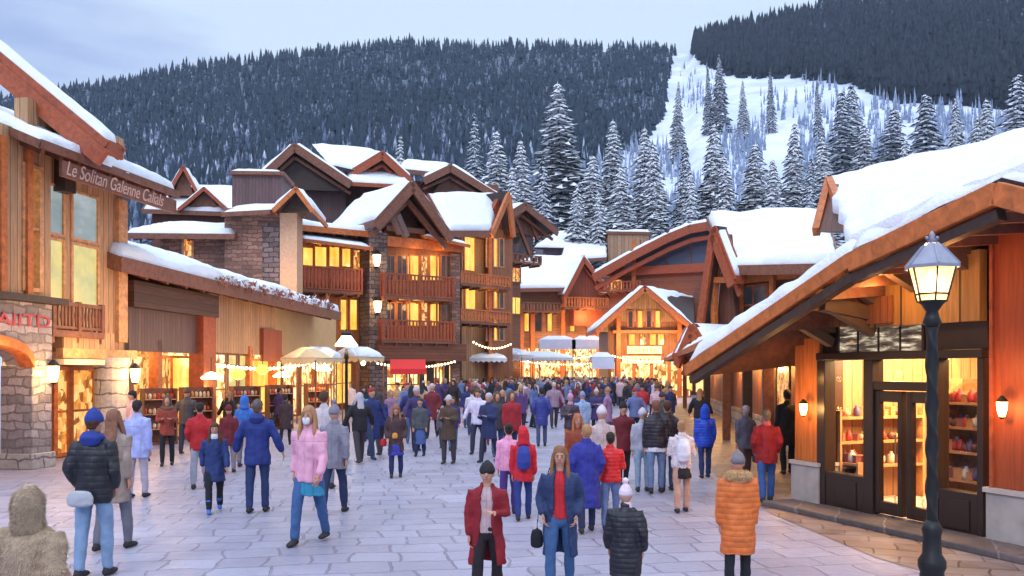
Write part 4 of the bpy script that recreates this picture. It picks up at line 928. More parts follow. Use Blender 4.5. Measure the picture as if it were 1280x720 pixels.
for i, x in enumerate((785, 797, 808, 819)): B.window((x, 389, x+6, 409), 1, 1, LITY if i % 2 else DARKP, W_ORANGEG, 0, .08, .08, sill=False)
for x, pn in ((786, LITY), (800, LITO), (812, LITY), (822, LITY)): B.window((x, 418, x+8, 431), 1, 1, pn, W_BROWNG, 0, .08, .08, sill=False)
B.box('shop_back', LITS, X(764), X(862), -.06, -.02, 0, B.P(810, 452).z)
for x in (768, 790, 812, 834, 856): B.box('mullion', W_ORANGEG, X(x), X(x)+.3, -.2, -.07, 0, B.P(x, 452).z)
SG = plain('sign_face', (.9, .62, .2), .5, 0, .1, 3, 0, (1, .72, .25), 1.5); SG.cycles.emission_sampling = 'NONE'
for i, (r, lab, wd) in enumerate((((784, 433, 827, 442), 'upper backlit yellow sign on the gabled shop', 'CHALETS'), ((778, 445, 826, 454), 'lower backlit pale yellow sign over the door of the gabled shop', 'GALERIE'))):
    u0, u1, z0, z1 = B.uz(r, -.3); s = MB().box(u0, u1, -.35, -.22, z0, z1).build('sign', SG, B.e); s.parent = None; s.matrix_world = B.e.matrix_basis.copy(); tag(s, lab, 'sign')
    sc0 = plain('sign_ink', (.25, .2, .06), .7); 
    for k in range(7): # worn unreadable strokes
        c0 = u0+(u1-u0)*(.12+.11*k); 
        q = MB().box(c0, c0+(u1-u0)*.03, -.362, -.351, z0+(z1-z0)*.25, z1-(z1-z0)*.25)
        if k % 2: q.box(c0, c0+(u1-u0)*.07, -.361, -.3515, z0+(z1-z0)*.45, z0+(z1-z0)*.58)
        q.build('letter', sc0, s)
for x in (775, 805, 835): point('warm_light', B.world(X(x), -2.4, 4.8), 290, (1, .62, .22), .3)

# steep gable with the wide white roof
B = Bld('steep_gable_house', 'house with a steep narrow timber gable and wide white roof behind the near shop', 'building', 868, 40, 1040, 34)
X = Xf(B, 330)
zt = B.P(960, 334).z
B.box('wall', W_BROWN, X(905), X(1045), .2, 6, 0, zt)
B.box('wall_band', W_ORANGEG, X(912), X(1030), -.02, .19, B.P(950, 352).z, B.P(950, 341).z)
B.window((926, 358, 960, 380), 2, 1, DARKP, W_REDG, .2, .08, .08, sill=False)
for x in (925, 965): B.box('post', W_ORANGEG, X(x), X(x)+.22, -.2, -.03, 0, B.P(x, 341).z)
B.roof([B.P(912, 333, -.9), B.P(1050, 330, -.9), B.P(1030, 268, 5.5), B.P(885, 272, 6)], .3, .5, W_DARK, fascia=W_BROWNG, rafters=8)
gable(B, 872, 893, 917, 432, 282, 345, -1.3, .5, W_BROWN, W_REDG, .22, .7)
tb = MB(); tb.beam(B.P(893, 300, -1.0), B.P(893, 430, -1.0), .22, .22); tb.beam(B.P(881, 350, -1.05), B.P(912, 350, -1.05), .2, .24); tb.build('truss', W_ORANGEG, B.e)
B.roof([B.P(843, 442, -2.6), B.P(875, 440, -2.6), B.P(880, 408, 0), B.P(858, 410, 0)], .2, .25, W_DARK, fascia=W_REDG, rafters=4)
gable(B, 848, 866, 882, 445, 404, 430, -2.8, 2.5, W_BROWN, W_REDG, .2, .5)

# ================================================================== NEAR SHOP ON THE RIGHT
B = Bld('corner_shop', 'near corner shop with orange timber piers, dark framed glass front and a heavy snow roof', 'building', 1035, 14.07, 1235, 11.3)
X = Xf(B, 500); zf = B.P(1130, 449).z; zc = 2.95
xl, xr = X(1035), X(1229)
o = .12
B.box('floor', STONE_P, xl-.4, xr+.3, .0, 4.2, 0, .10)
B.box('room_back', wood('wood_shop', (.60, .34, .17), 'v', .3), xl-.2, xr+2.2, 4.0, 4.1, .1, zc)
B.box('room_side', W_LIGHT, xl-.45, xl-.35, .35, 4.0, .1, zc); B.box('room_side', W_LIGHT, xr+2.2, xr+2.3, .35, 4.0, .1, zc)
B.box('room_ceiling', W_LIGHTG, xl-.3, xr+2.3, .3, 4.1, zc, zc+.08)
# dark glazed front: frames in front of the room
fm = MB()
z_b = .62; zt_ = zf
ux = {k: X(k) for k in (1027, 1037, 1085, 1090, 1097, 1103, 1128, 1132, 1146, 1150, 1174, 1177, 1228, 1236)}
uA, uB_, uC, uD = ux[1037], ux[1085], ux[1177], ux[1228]
fm.box(ux[1027], uA, -.10, .12, .02, zt_).box(uB_, ux[1097], -.10, .12, .02, zt_).box(ux[1174]-.02, uC+.02, -.10, .12, .02, zt_).box(uD, ux[1236], -.10, .12, .02, zt_)
fm.box(ux[1027], ux[1236], -.12, .12, zt_, zt_+.12)
fm.box(uA, uB_, -.08, .12, .02, z_b).box(uC, uD, -.08, .12, .02, z_b)
zdt = B.P(1130, 477).z
fm.box(ux[1097], ux[1174]-.02, -.09, .10, zdt-.13, zdt)
fm.build('shop_front', FRAME, B.e, bevel=.012)
MB().box(uA+.25, uB_-.15, -.10, -.081, .12, z_b-.1).build('riser_panel', FRAME, B.e, bevel=.01); MB().box(uC+.12, uD-.12, -.10, -.081, .12, z_b-.1).build('riser_panel', FRAME, B.e, bevel=.01)
GL = bpy.data.materials.new('clear_glass'); GL.use_nodes = True; P_ = GL.node_tree.nodes['Principled BSDF']; P_.inputs['Roughness'].default_value = .02; P_.inputs['Alpha'].default_value = .07; P_.inputs['Base Color'].default_value = (.02, .02, .02, 1); MATS['clear_glass'] = GL
for a_, b_, c_, d_ in ((uA, uB_, z_b, zt_), (uC, uD, z_b, zt_), (ux[1097], ux[1174], zdt, zt_)): MB().box(a_, b_, .02, .03, c_, d_).build('glass', GL, B.e)
dh = MB(); 
for a_, b_ in ((ux[1097], (ux[1128]+ux[1132])/2+.02), ((ux[1146]+ux[1132])/2-.03, ux[1174]-.02)):
    d = MB(); f_ = .085; d.box(a_+.004, a_+f_, -.06, .04, .12, zdt-.14).box(b_-f_, b_-.004, -.06, .04, .12, zdt-.14).box(a_+f_, b_-f_, -.055, .035, zdt-.30, zdt-.14).box(a_+f_, b_-f_, -.055, .035, .12, .30)
    dd = d.build('door', FRAME, B.e, bevel=.008); MB().box(a_+f_, b_-f_, -.01, .0, .30, zdt-.30).build('glass', GL, dd)
    MB().tube([(b_-.07, -.11, .9), (b_-.07, -.11, 1.3)], .014, 8).build('handle', plain('brass', (.5, .32, .12), .3, 1), dd)
# dark upper fascia with its transom strip, orange boards above
zs1 = B.P(1130, 402).z
B.wall(ux[1027], ux[1236]-.0, zt_+.122, B.P(1130, 395).z, [(X(1050), X(1156), B.P(1100, 440).z, B.P(1100, 405).z)], -.02, .25, FRAME, 'fascia_panel')
tw = B.window((X(1050), X(1156), B.P(1100, 440).z, B.P(1100, 405).z), 4, 1, lit('pane_strip_reflections', (.01, .01, .01), (.10, .07, .05), (1, .85, .6), 1.1, 2.2, False, 7), FRAME, -.02, .03, .03, px=False, name='transom', sill=False)  # bright patches are reflected lights painted as emission
B.box('board', W_ORANGE, X(1040), X(1128), -.22, -.03, B.P(1090, 405, -.2).z, B.P(1090, 372, -.2).z)
B.box('board', wood('wood_gold', (.55, .27, .07), 'v', .5), X(1086), X(1236), -.16, -.03, B.P(1160, 405, -.1).z+.0, B.P(1160, 322, -.1).z)
# piers
for a_, b_, nm in ((992, 1026, 0), (1236, 1320, 1)):
    u0, u1 = B.P(a_, 500, -.08).x, B.P(b_, 500, -.08).x
    zp = .74
    B.box('pier', wood('wood_pier_red', (.46, .085, .02), 'v', 7) if nm else wood('wood_pier', (.58, .17, .03), 'v', 7), u0+.03, u1-.03, -.08, .4, zp, B.P(1260, 250).z if nm else 2.75, bevel=.01)
    pb = B.box('pier_base', plain('pier_concrete', (.42, .38, .36), .8, 0, .45, 3.5, .4), u0, u1, -.14, .42, 0, zp-.06, bevel=.015); B.box('cap', plain('cap_stone', (.5, .45, .42), .7), u0-.02, u1+.02, -.17, .42, zp-.06, zp, pb)
for x in (1245, ): B.box('pier_board', W_REDG, X(x), X(x)+.05, -.12, -.081, .74, 4.0)
st = B.box('step', stone('step_shadow_stone', (.14, .11, .11), .9, .3, .3), xl-.7, xr+2.5, -.75, -.02, 0, .09, bevel=.02)  # dark colour stands in for the shadow line at the shop's foot
tag(st, 'stone step coloured dark for the shadow line along the shop base', None)
# canopy roof in two pitches over the pavement
vF = -1.45
qa, qb, qc = B.P(862, 452, vF), B.P(1068, 312, vF), B.P(1252, 222, vF); qd = B.P(1420, 262, vF)
def bandroof(a, b, dv, dz, th, sn, nm):
    dvv = Vector((0, dv, dz)); return B.roof([a, b, b+dvv, a+dvv], th, sn, W_DARK, fascia=None, lump=.6, res=.12)
r1 = bandroof(qa, qb+Vector((.06, 0, .0)), 3.4, .3, .12, .34, 0); r2 = bandroof(qb, qc, 3.4, .3, .12, .30, 0); r3 = bandroof(qc, qd, 3.4, .3, .12, .2, 0)
bb = MB(); D_ = Vector((0, -.06, -.16))
bb.beam(qa+D_, qb+D_+Vector((.0, 0, .02)), .10, .20); bb.beam(qb+D_*1.1, qc+D_*1.1, .12, .25); bb.beam(qc+D_*1.1, qd+D_*1.1, .12, .25)
bb.build('bargeboard', W_ORANGEG, B.e, bevel=.012)
b2 = MB(); b2.beam(qa+Vector((.1, .0, -.32)), qb+Vector((0, 0, -.36)), .14, .12); b2.beam(qb+Vector((0, 0, -.38)), qc+Vector((0, 0, -.40)), .14, .12); b2.build('under_board', W_DARK, B.e)
b3 = MB(); b3.beam(B.P(925, 428, -.5), B.P(1098, 332, -.5), .14, .2); b3.build('inner_beam', W_RED, B.e)
kk = MB()
for t in np.linspace(.03, .97, 11): p0 = qa.lerp(qb, t); kk.beam(p0+Vector((0, .05, -.22)), p0+Vector((0, 3.3, .08)), .12, .16)
for t in np.linspace(.08, .95, 6): p0 = qb.lerp(qc, t); kk.beam(p0+Vector((0, .05, -.24)), p0+Vector((0, 3.3, .06)), .12, .16)
kk.build('rafter', W_BROWNG, B.e)
# heavy brackets in the soffit and the small light at the kink
kb = MB()
for px_, py_ in ((1070, 350), (1120, 330), (1180, 300), (1010, 400), (1060, 385)): p0 = B.P(px_, py_, -.5); kb.beam(p0+Vector((0, -.5, .05)), p0+Vector((0, .5, -.1)), .22, .2); kb.beam(p0+Vector((0, .45, -.35)), p0+Vector((0, -.3, 0)), .14, .14)
kb.build('bracket', plain('bracket_wood', (.12, .07, .04), .6), B.e)
# upper wall under the gable
B.box('gable_wall', W_DARK, X(1078), X(1290), .26, .6, 2.78, B.P(1160, 268).z)
B.box('gable_post', W_REDG, X(1232), X(1290), -.24, .24, B.P(1260, 256).z, B.P(1255, 238).z)
# main snow roof with the small triangular end
RL, RR = B.P(1036, 228, 3.2), B.P(1330, 160, 3.2); EL, ER = qb+Vector((.1, .25, .10)), qc+Vector((.9, .25, .12))
EL = B.P(1062, 308, -1.35)
mz = B.roof([EL, B.P(1300, 216, -1.35), RR, RL], .10, .24, W_DARK, res=.12)
tg = MB(); tl, ta, tr_ = B.P(1020, 290, .6), B.P(1036, 226, 1.6), B.P(1062, 288, .2)
tg.beam(ta, tl, .12, .16); tg.beam(ta, tr_, .12, .16); tg.build('end_board', W_ORANGEG, B.e)
MB().hexa([tl, tr_, tr_+Vector((0, .4, 0)), tl+Vector((0, .4, 0))], [ta-Vector((.02, 0, .05)), ta+Vector((.02, 0, -.05)), ta+Vector((.02, .4, -.05)), ta+Vector((-.02, .4, -.05))]).build('end_panel', W_BROWN, B.e)
# lamps
for px_, v_, lab in ((1005.5, -.19, 'small lit wall lamp on the left hand timber pier of the corner shop'), (1254, -.19, 'small lit wall lamp on the right hand timber pier nearest the lantern post')):
    p = B.world(B.P(px_, 512, v_).x, v_-.02, B.P(px_, 512, v_).z); sconce('wall_lamp', p, lab, 'wall lamps on the corner shop piers', s=.72); point('warm_light', p-Vector((B.n.x, B.n.y, 0))*.22, 11, (1, .5, .14), .05)
    point('warm_light', p-Vector((B.n.x, B.n.y, 0))*.25+Vector((0, 0, .5)), 5, (1, .5, .14), .05)
area('room_light', B.world((xl+xr)/2, 2.0, zc-.05), 560, 3.2, 2.4, (0, 0, B.rz), (1, .62, .28))
point('room_fill', B.world(xl+.45, 1.0, 2.4), 110, (1, .62, .3), .1); point('room_fill', B.world(xr-.35, .45, 2.6), 80, (1, .62, .3), .1)  # added fills to brighten the side wall and the right hand goods
point('soffit_light', B.world(X(1150), -.75, 3.3), 22, (1, .5, .15), .1); point('soffit_light', B.world(X(1010), -.9, 2.8), 9, (1, .45, .12), .1); point('soffit_light', B.world(X(1262), -.9, 3.4), 10, (1, .4, .12), .1)
# small glowing bulbs seen in the shop
for x, y, v_ in ((1056, 472, 1.0), (1068, 482, 1.5)):
    p = B.world(B.P(x, y, v_).x, v_, B.P(x, y, v_).z); t = empty('pendant_lamp', p, 0, 'glowing pendant lamp hanging inside the corner shop, %s one' % ('smaller left' if x == 1056 else 'lower right'), 'pendant lamp', 'pendant lamps in the shop')
    MB().lathe([(.02, .12), (.09, .03), (.10, -.06), (.02, -.08)], 12).build('shade', BULBW, t); MB().tube([(0, 0, .1), (0, 0, zc-p.z)], .008, 6).build('cord', IRON, t)
# shelves and goods
SHB = B
def shelf(u0, u1, v0, v1, levels, label, h):
    w0 = B.world(u0, v0, .1); t = empty('shelf_unit', w0, B.rz, label, 'shelf', 'shelf units in the corner shop'); L_ = u1-u0; dp = v1-v0
    m = MB().box(0, .04, 0, dp, 0, h).box(L_-.04, L_, 0, dp, 0, h).box(.04, L_-.04, dp-.02, dp, 0, h); m.build('side_frame', W_LIGHTG, t)
    for z in levels: MB().box(.04, L_-.04, 0, dp-.02, z-.02, z+.02).build('shelf', W_LIGHTG, t)
COLS = [(.55, .06, .05), (.75, .55, .35), (.30, .10, .08), (.8, .72, .6), (.18, .08, .06), (.62, .30, .12), (.15, .12, .28)]
GM = [plain('goods_%s' % n_, c_, .5, 0, .3, 25) for n_, c_ in zip(('red', 'tan', 'maroon', 'cream', 'cocoa', 'amber', 'violet'), COLS)]
gmesh = []
for i, mt in enumerate(GM):
    m = MB()
    if i % 3 == 0: m.lathe([(.045, 0), (.055, .05), (.05, .12), (.02, .15), (.025, .17)], 12)
    elif i % 3 == 1: m.ball((0, 0, .06), (.075, .06, .06), 10, 7).tube([(-.06, 0, .07), (-.03, 0, .15), (.03, 0, .15), (.06, 0, .07)], .008, 6)
    else: m.box(-.06, .06, -.05, .05, 0, .11).box(-.064, .064, -.054, .054, .11, .135)
    gmesh.append((m.mesh(('jar', 'basket', 'gift_box')[i % 3], mt, i % 3 != 2), ('jar', 'basket', 'gift_box')[i % 3]))
def goods(u0, u1, v0, z, n, rows=2):
    for k in range(n):
        for r_ in range(rows):
            me, kd = gmesh[rnd.randrange(7)]; o = bpy.data.objects.new(kd, me); COL.objects.link(o)
            o.location = B.world(u0+(u1-u0)*(k+.5)/n+rnd.uniform(-.01, .01), v0+.07+.13*r_, z); o.rotation_euler = (0, 0, B.rz+rnd.uniform(-.3, .3)); s_ = rnd.uniform(.8, 1.15); o.scale = (s_, s_, s_)
            tag(o, {'jar': 'small rounded jar among the goods displayed inside the lit corner shop', 'basket': 'little handled basket among the goods displayed inside the lit corner shop', 'gift_box': 'little lidded box among the goods displayed inside the lit corner shop'}[kd], kd.replace('_', ' '), kd.replace('_', ' ')+' goods in the corner shop')
ur0, ur1 = B.P(1186, 500, .9).x, B.P(1238, 500, .9).x
lv = [.55, .95, 1.3, 1.65]
shelf(ur0, ur1, .7, 1.15, lv, 'tall shelf unit packed with goods in the right hand shop window', 2.0)
for z in lv: goods(ur0+.08, ur1-.08, .72, z+.12, 6)
t = empty('shelf_unit', B.world(xl-.34, .32, .1), B.rz, 'stepped wall shelves with goods inside the left hand shop window', 'shelf', 'shelf units in the corner shop')
for z in (.55, .95, 1.35): MB().box(0, .30, 0, 1.7, z-.02, z+.02).build('shelf', W_LIGHTG, t)
MB().box(0, .30, -.04, 0, 0, 1.5).box(0, .30, 1.7, 1.74, 0, 1.5).build('side_frame', W_LIGHTG, t)
for z in (.55, .95, 1.35):
    for k in range(11):
        me, kd = gmesh[rnd.randrange(7)]; o = bpy.data.objects.new(kd, me); COL.objects.link(o); o.location = B.world(xl-.34+rnd.uniform(.1, .2), .42+.15*k, z+.12); o.rotation_euler = (0, 0, rnd.random()*6); s_ = rnd.uniform(.8, 1.2); o.scale = (s_, s_, s_)
        tag(o, {'jar': 'small rounded jar among the goods displayed inside the lit corner shop', 'basket': 'little handled basket among the goods displayed inside the lit corner shop', 'gift_box': 'little lidded box among the goods displayed inside the lit corner shop'}[kd], kd.replace('_', ' '), kd.replace('_', ' ')+' goods in the corner shop')
ul0, ul1 = B.P(1040, 560, .5).x, B.P(1082, 560, .5).x
shelf(ul0, ul1, .35, .8, [.30, .62], 'low display stand with goods in the left hand shop window', .66)
for z in (.30, .62): goods(ul0+.1, ul1-.1, .4, z+.12, 5)
um0, um1 = B.P(1112, 560, 3.4).x, B.P(1165, 560, 3.4).x
shelf(um0, um1, 3.4, 3.85, [.5, .9, 1.3, 1.7], 'wall shelf unit at the back of the shop seen through the glass doors', 2.0)
for z in (.5, .9, 1.3, 1.7): goods(um0+.1, um1-.1, 3.42, z+.12, 6, 1)
ul2, ul3 = B.P(1045, 520, 3.2).x, B.P(1080, 520, 3.2).x
shelf(ul2, ul3, 3.3, 3.8, [.6, 1.1, 1.5], 'back wall shelf unit seen through the left hand shop window', 1.8)
for z in (.6, 1.1, 1.5): goods(ul2+.1, ul3-.1, 3.35, z+.12, 5, 1)

# ---- arcade running on behind the shop
A = Bld('arcade', 'long low arcade of orange panels and dark posts lit by small lamps beside the street', 'building', 853, 56, 992, 16.2)
X = Xf(A, 500); vb = 1.3; B = A
B.box('back_wall', W_ORANGE, 0, A.len+.5, vb, vb+.3, 0, 3.0)
B.box('plinth', STONE_P, 0, A.len+.5, vb-.08, vb-.004, 0, .72)
B.box('ceiling', W_DARK, 0, A.len+2.2, -.9, vb-.004, 2.86, 3.0)
us = [X(x) for x in (856, 884, 908, 934, 960)]
for i, uu in enumerate(us): B.box('post', W_DARK if i % 2 else W_BROWNG, uu-.12, uu+.12, -.12, .12, .0, 2.86, bevel=.01)
for x0, x1, pn in ((858, 866, LITY), (870, 880, LITS), (908, 914, LITG), (934, 938, LITY), (957, 962, LITG), (972, 988, LITO)):
    B.window((B.P(x0, 500, vb).x, B.P(x1, 500, vb).x, .8, 2.5), 1, 1, pn, W_DARK, vb, .07, .05, px=False, name='shop_window', sill=False)
for i in range(14):
    uu = A.len*(i+.6)/14; p = A.world(uu, vb-.35, 2.66)
    t = tag(empty('globe_lamp', p, 0), 'small warm globe lamp hanging under the arcade ceiling beside the corner shop', 'lamp', 'globe lamps under the arcade')
    MB().ball((0, 0, 0), .09, 10, 7).build('globe', BULB, t, True); MB().tube([(0, 0, .08), (0, 0, .2)], .012, 6).build('stem', IRON, t)
for i in range(7): point('warm_light', A.world(A.len*(i+.5)/7, vb-.6, 2.3), 75, (1, .5, .14), .1)
B.roof([Vector((0, -1.1, 3.02)), Vector((A.len+.6, -1.1, 3.02)), Vector((A.len+.6, 1.6, 3.7)), Vector((0, 1.6, 3.7))], .14, .3, W_DARK, fascia=W_REDG)
# shaded hanging lamps at the arcade mouth
for px_, d in ((870, 30), (905, 24)):
    p = at(px_, 457, d); t = tag(empty('hanging_lamp', p, 0), 'cream cone shaded lamp under the arcade eave, %s one' % ('nearer' if d < 27 else 'farther'), 'lamp', 'cone lamps under the arcade eave')
    MB().lathe([(.02, .16), (.10, .12), (.26, 0), (.24, -.03)], 14).build('shade', BULBW, t); MB().tube([(0, 0, .15), (0, 0, .75)], .012, 6).build('cord', IRON, t)
# ================================================================== STREET OBJECTS
def lantern_post(w):
    t = empty('street_lamp', w, 0, 'ornate black lantern post with a twisted shaft standing close by the corner shop', 'street lamp')
    H = 3.42
    MB().lathe([(.15, 0), (.15, .10), (.125, .12), (.10, .42), (.118, .46), (.118, .52), (.082, .58), (.076, .74), (.088, .80), (.052, .88)], 16).build('base', IRON, t, True)
    m = MB(); seg = 24; zt0, zt1 = .86, 2.62; n = 90; n0 = 0
    for i in range(n+1):
        z = zt0+(zt1-zt0)*i/n; tw = z*5.2
        for k in range(seg):
            a = 2*math.pi*k/seg; r = .046+.014*max(0, math.cos(2*a+z*17))**3; m.v.append((r*math.cos(a), r*math.sin(a), z))
    for i in range(n):
        for k in range(seg): m.f.append((i*seg+k, i*seg+(k+1) % seg, (i+1)*seg+(k+1) % seg, (i+1)*seg+k)); m.m.append(0)
    m.build('shaft', IRON, t, True)
    MB().lathe([(.048, 2.60), (.08, 2.64), (.062, 2.69), (.05, 2.74), (.09, 2.80), (.12, 2.83)], 16).build('collar', IRON, t, True)
    # lantern: six tapered panes in an iron cage
    z0, z1, r0, r1 = 2.83, 3.15, .125, .205
    cage = MB(); gl = MB()
    P6 = lambda r, z, k: Vector((r*math.cos(math.pi*k/3+.3), r*math.sin(math.pi*k/3+.3), z))
    for k in range(6):
        cage.beam(P6(r0, z0, k), P6(r1, z1, k), .014, .014)
        for r, z in ((r0, z0), (r1, z1), (r0+(r1-r0)*.2, z0+(z1-z0)*.2)): cage.beam(P6(r, z, k), P6(r, z, k+1), .012, .016)
        gl.quad(P6(r0*.97, z0+.01, k), P6(r0*.97, z0+.01, k+1), P6(r1*.97, z1-.01, k+1), P6(r1*.97, z1-.01, k))
    cage.build('lantern_cage', IRON, t)
    g_ = bpy.data.materials.new('lantern_glass'); g_.use_nodes = True; Pn = g_.node_tree.nodes['Principled BSDF']; Pn.inputs['Alpha'].default_value = .72; Pn.inputs['Base Color'].default_value = (.4, .3, .15, 1); Pn.inputs['Roughness'].default_value = .35; Pn.inputs['Emission Color'].default_value = (1, .62, .2, 1); Pn.inputs['Emission Strength'].default_value = 1.7
    gl.build('lantern_glass', g_, t)
    MB().ball((0, 0, 3.0), (.055, .055, .10), 12, 8).build('lamp_bulb', glow('bulb_white', (1, .8, .5), 14), t, True)
    rf = MB(); TOPM = plain('lantern_roof_metal', (.30, .30, .38), .45, .3, .3, 12)
    for k in range(6): rf.quad(P6(r1+.03, z1, k), P6(r1+.03, z1, k+1), P6(.09, z1+.17, k+1), P6(.09, z1+.17, k)); rf.quad(P6(r1+.03, z1, k), P6(r1+.03, z1-.03, k), P6(r1+.03, z1-.03, k+1), P6(r1+.03, z1, k+1)); rf.quad(P6(.09, z1+.17, k), P6(.09, z1+.17, k+1), P6(.05, z1+.21, k+1), P6(.05, z1+.18, k)); rf.beam(P6(r1+.03, z1+.004, k), P6(.09, z1+.175, k), .012, .012)
    rf.build('lantern_roof', TOPM, t)
    MB().lathe([(.05, z1+.20), (.03, z1+.215), (.045, z1+.22), (.02, z1+.25), (.028, z1+.27), (.004, z1+.31)], 12).ball((.045, 0, z1+.245), .018, 6, 5).ball((-.045, 0, z1+.245), .018, 6, 5).build('finial', TOPM, t, True)
    point('lantern_light', (0, 0, 3.0), 150, (1, .66, .3), .1, t)
    t.scale = (1, 1, 3.42/3.42)
lantern_post(Vector(((1165-640)/F*7.85, 7.85, 0)))

def post_lamp(w, h, label, r=.42):
    t = empty('post_lamp', w, 0, label, 'street lamp')
    MB().lathe([(.14, 0), (.12, .3), (.06, .5), (.055, h-.5), (.09, h-.45), (.05, h-.1)], 12).build('post', IRON, t, True)
    MB().lathe([(.16, h+.38), (.42*r/.42, h+.02), (.40*r/.42, h-.02), (.12, h+.0)], 16).build('lamp_shade', BULBW, t, True)
    MB().ball((0, 0, h+.42), (.2, .2, .12), 12, 6).lathe([(.03, h+.5), (.02, h+.62)], 8).build('cap', IRON, t, True)
    point('warm_light', (0, 0, h-.15), 45, (1, .66, .32), .15, t)
post_lamp(Vector(((433-640)/F*32, 32, 0)), 3.15, 'black post lamp with a wide cream shade standing among the walkers')

def canopy(w, wd, dp, h, rz, label, col, group, snowy=True, lit_=True, nm='market_canopy'):
    t = empty(nm, w, rz, label, 'canopy', group)
    m = MB(); ap = Vector((0, 0, h+.4)); c = [Vector((sx*wd/2, sy*dp/2, h)) for sx, sy in ((-1, -1), (1, -1), (1, 1), (-1, 1))]
    top = [Vector((sx*wd*.25, sy*.05, h+.42)) for sx, sy in ((-1, -1), (1, -1), (1, 1), (-1, 1))]
    m.hexa([q-Vector((0, 0, .03)) for q in c], [q for q in c]); m.hexa(c, top)
    for i in range(4):
        a, b = c[i], c[(i+1) % 4]; n = max(3, int((b-a).length/.35))
        for k in range(n): p, q = a.lerp(b, k/n), a.lerp(b, (k+1)/n); m.quad(p, q, q-Vector((0, 0, .16)), (p+q)/2-Vector((0, 0, .27)), p-Vector((0, 0, .16)))
    m.build('cloth', plain('canopy_'+col[0], col[1], .8, 0, .12, 2), t)
    if snowy:
        e = .02
        for i in range(4):
            a, b = c[i], c[(i+1) % 4]; ta, tb = top[i], top[(i+1) % 4]
            if (b-a).length > .1: snowpad([a, b, tb, ta], (b-a).cross(ta-a).normalized()*(1 if (b-a).cross(ta-a).z > 0 else -1), .16, t, .1, .6, .4)
    if col[0] == 'blue': MB().box(-wd/2, wd/2, -dp/2-.04, -dp/2, h-.95, h-.02).box(-wd*.25, wd*.25, -dp/2-.05, -dp/2-.041, h-.8, h-.3).build('side_cloth', plain('canopy_blue', (.66, .70, .92), .8, 0, .12, 2), t)
    for q in c: MB().tube([q*.97-Vector((0, 0, h*.97+0)), q*.97-Vector((0, 0, .02))], .035, 6).build('pole', W_BROWNG, t)
    if lit_: MB().ball((0, -dp*.2, h-.3), .13, 10, 7).build('lamp', BULBW, t, True); point('warm_light', (0, -dp*.2, h-.55), 45, (1, .6, .25), .2, t)
    return t
GRC = 'snowy canopies before the shops'
CREAM, WHITE, BLUE = ('cream', (.75, .55, .32)), ('white', (.72, .72, .80)), ('blue', (.66, .70, .92))
def cw(px, d): return Vector(((px-640)/F*d, d, 0))
canopy(cw(400, 38), 1.6, 1.4, 2.8, R(75), 'cream canopy under a snow cap left of the black post lamp', CREAM, GRC)
canopy(cw(447, 44), 2.0, 1.8, 2.95, R(60), 'bigger cream canopy with a snow cap directly behind the black post lamp', CREAM, GRC)
canopy(cw(385, 34.5), 1.6, 1.5, 2.75, R(75), 'low small cream canopy nearest the long shop front', CREAM, GRC, False)
canopy(cw(588, 60), 4.6, 2.8, 3.1, R(10), 'snow capped canopy at the foot of the slim tower house', WHITE, GRC)
canopy(cw(622, 64), 4.6, 3.4, 3.4, R(-15), 'steep snow capped canopy right of the slim tower house', WHITE, GRC)
canopy(cw(658, 70), 7.0, 3.6, 3.3, R(5), 'widest snow capped canopy in the middle of the far end of the street', WHITE, GRC)
canopy(cw(696, 88), 3.6, 2.4, 5.4, 0, 'pale blue flat awning below the far chalet, left one', BLUE, GRC, False)
canopy(cw(734, 88), 3.2, 2.4, 5.4, 0, 'pale blue flat awning below the far chalet, right one', BLUE, GRC, False)
canopy(cw(752, 72), 1.8, 2.2, 3.4, 0, 'small pale canopy beside the left post of the gabled shop', BLUE, GRC, False)
# red awning on the hotel front
t = tag(empty('awning', cw(510, 49.5), R(8)), 'bright red shop awning over the hotel ground floor', 'awning')
MB().hexa([(-1.6, -1.2, 2.35), (1.6, -1.2, 2.35), (1.6, .9, 2.9), (-1.6, .9, 2.9)], [(-1.6, -1.2, 2.42), (1.6, -1.2, 2.42), (1.6, .9, 2.98), (-1.6, .9, 2.98)]).box(-1.6, 1.6, -1.22, -1.18, 2.12, 2.40).build('cloth', plain('awning_red', (.65, .02, .03), .7, 0, .15), t)
mm = MB(); 
for x in (-1.55, 1.55): mm.tube([(x, -1.15, 2.35), (x, .9, 2.35)], .02, 6)
mm.build('arm', IRON, t); t.scale = (.62, .7, .98)
# string lights over the far end
def garland(a, b, sag, n, label):
    t = tag(empty('string_lights', a, 0), label, 'string lights', 'strings of warm bulbs'); a, b = Vector(a), Vector(b)
    pts = [a.lerp(b, i/24)-Vector((0, 0, sag*4*(i/24)*(1-i/24)))-a for i in range(25)]; MB().tube(pts, .012, 4).build('cable', IRON, t)
    bm_ = MB().ball((0, 0, 0), .07, 6, 4).mesh('bulb', BULBW, True)
    for i in range(n): s = (i+.5)/n; p = a.lerp(b, s)-Vector((0, 0, sag*4*s*(1-s)+.08))-a; o = bpy.data.objects.new('bulb', bm_); COL.objects.link(o); o.parent = t; o.location = p
for a, b, s, n, l in ((at(590, 425, 57), at(640, 428, 60), .4, 14, 'string of warm bulbs beside the slim tower house'), (at(640, 438, 84), at(762, 440, 84), .6, 40, 'long string of warm bulbs under the far chalet'),
                      (at(764, 443, 74), at(864, 444, 74), .5, 30, 'string of warm bulbs across the gabled shop'), (at(640, 448, 80), at(760, 450, 80), .4, 40, 'lower string of warm bulbs at the far chalet'),
                      (at(265, 452, 31), at(420, 440, 42), .4, 34, 'string of warm bulbs along the long shop front'), (at(470, 452, 50), at(570, 450, 54), .3, 24, 'string of warm bulbs on the hotel ground floor')): garland(a, b, s, n, l)
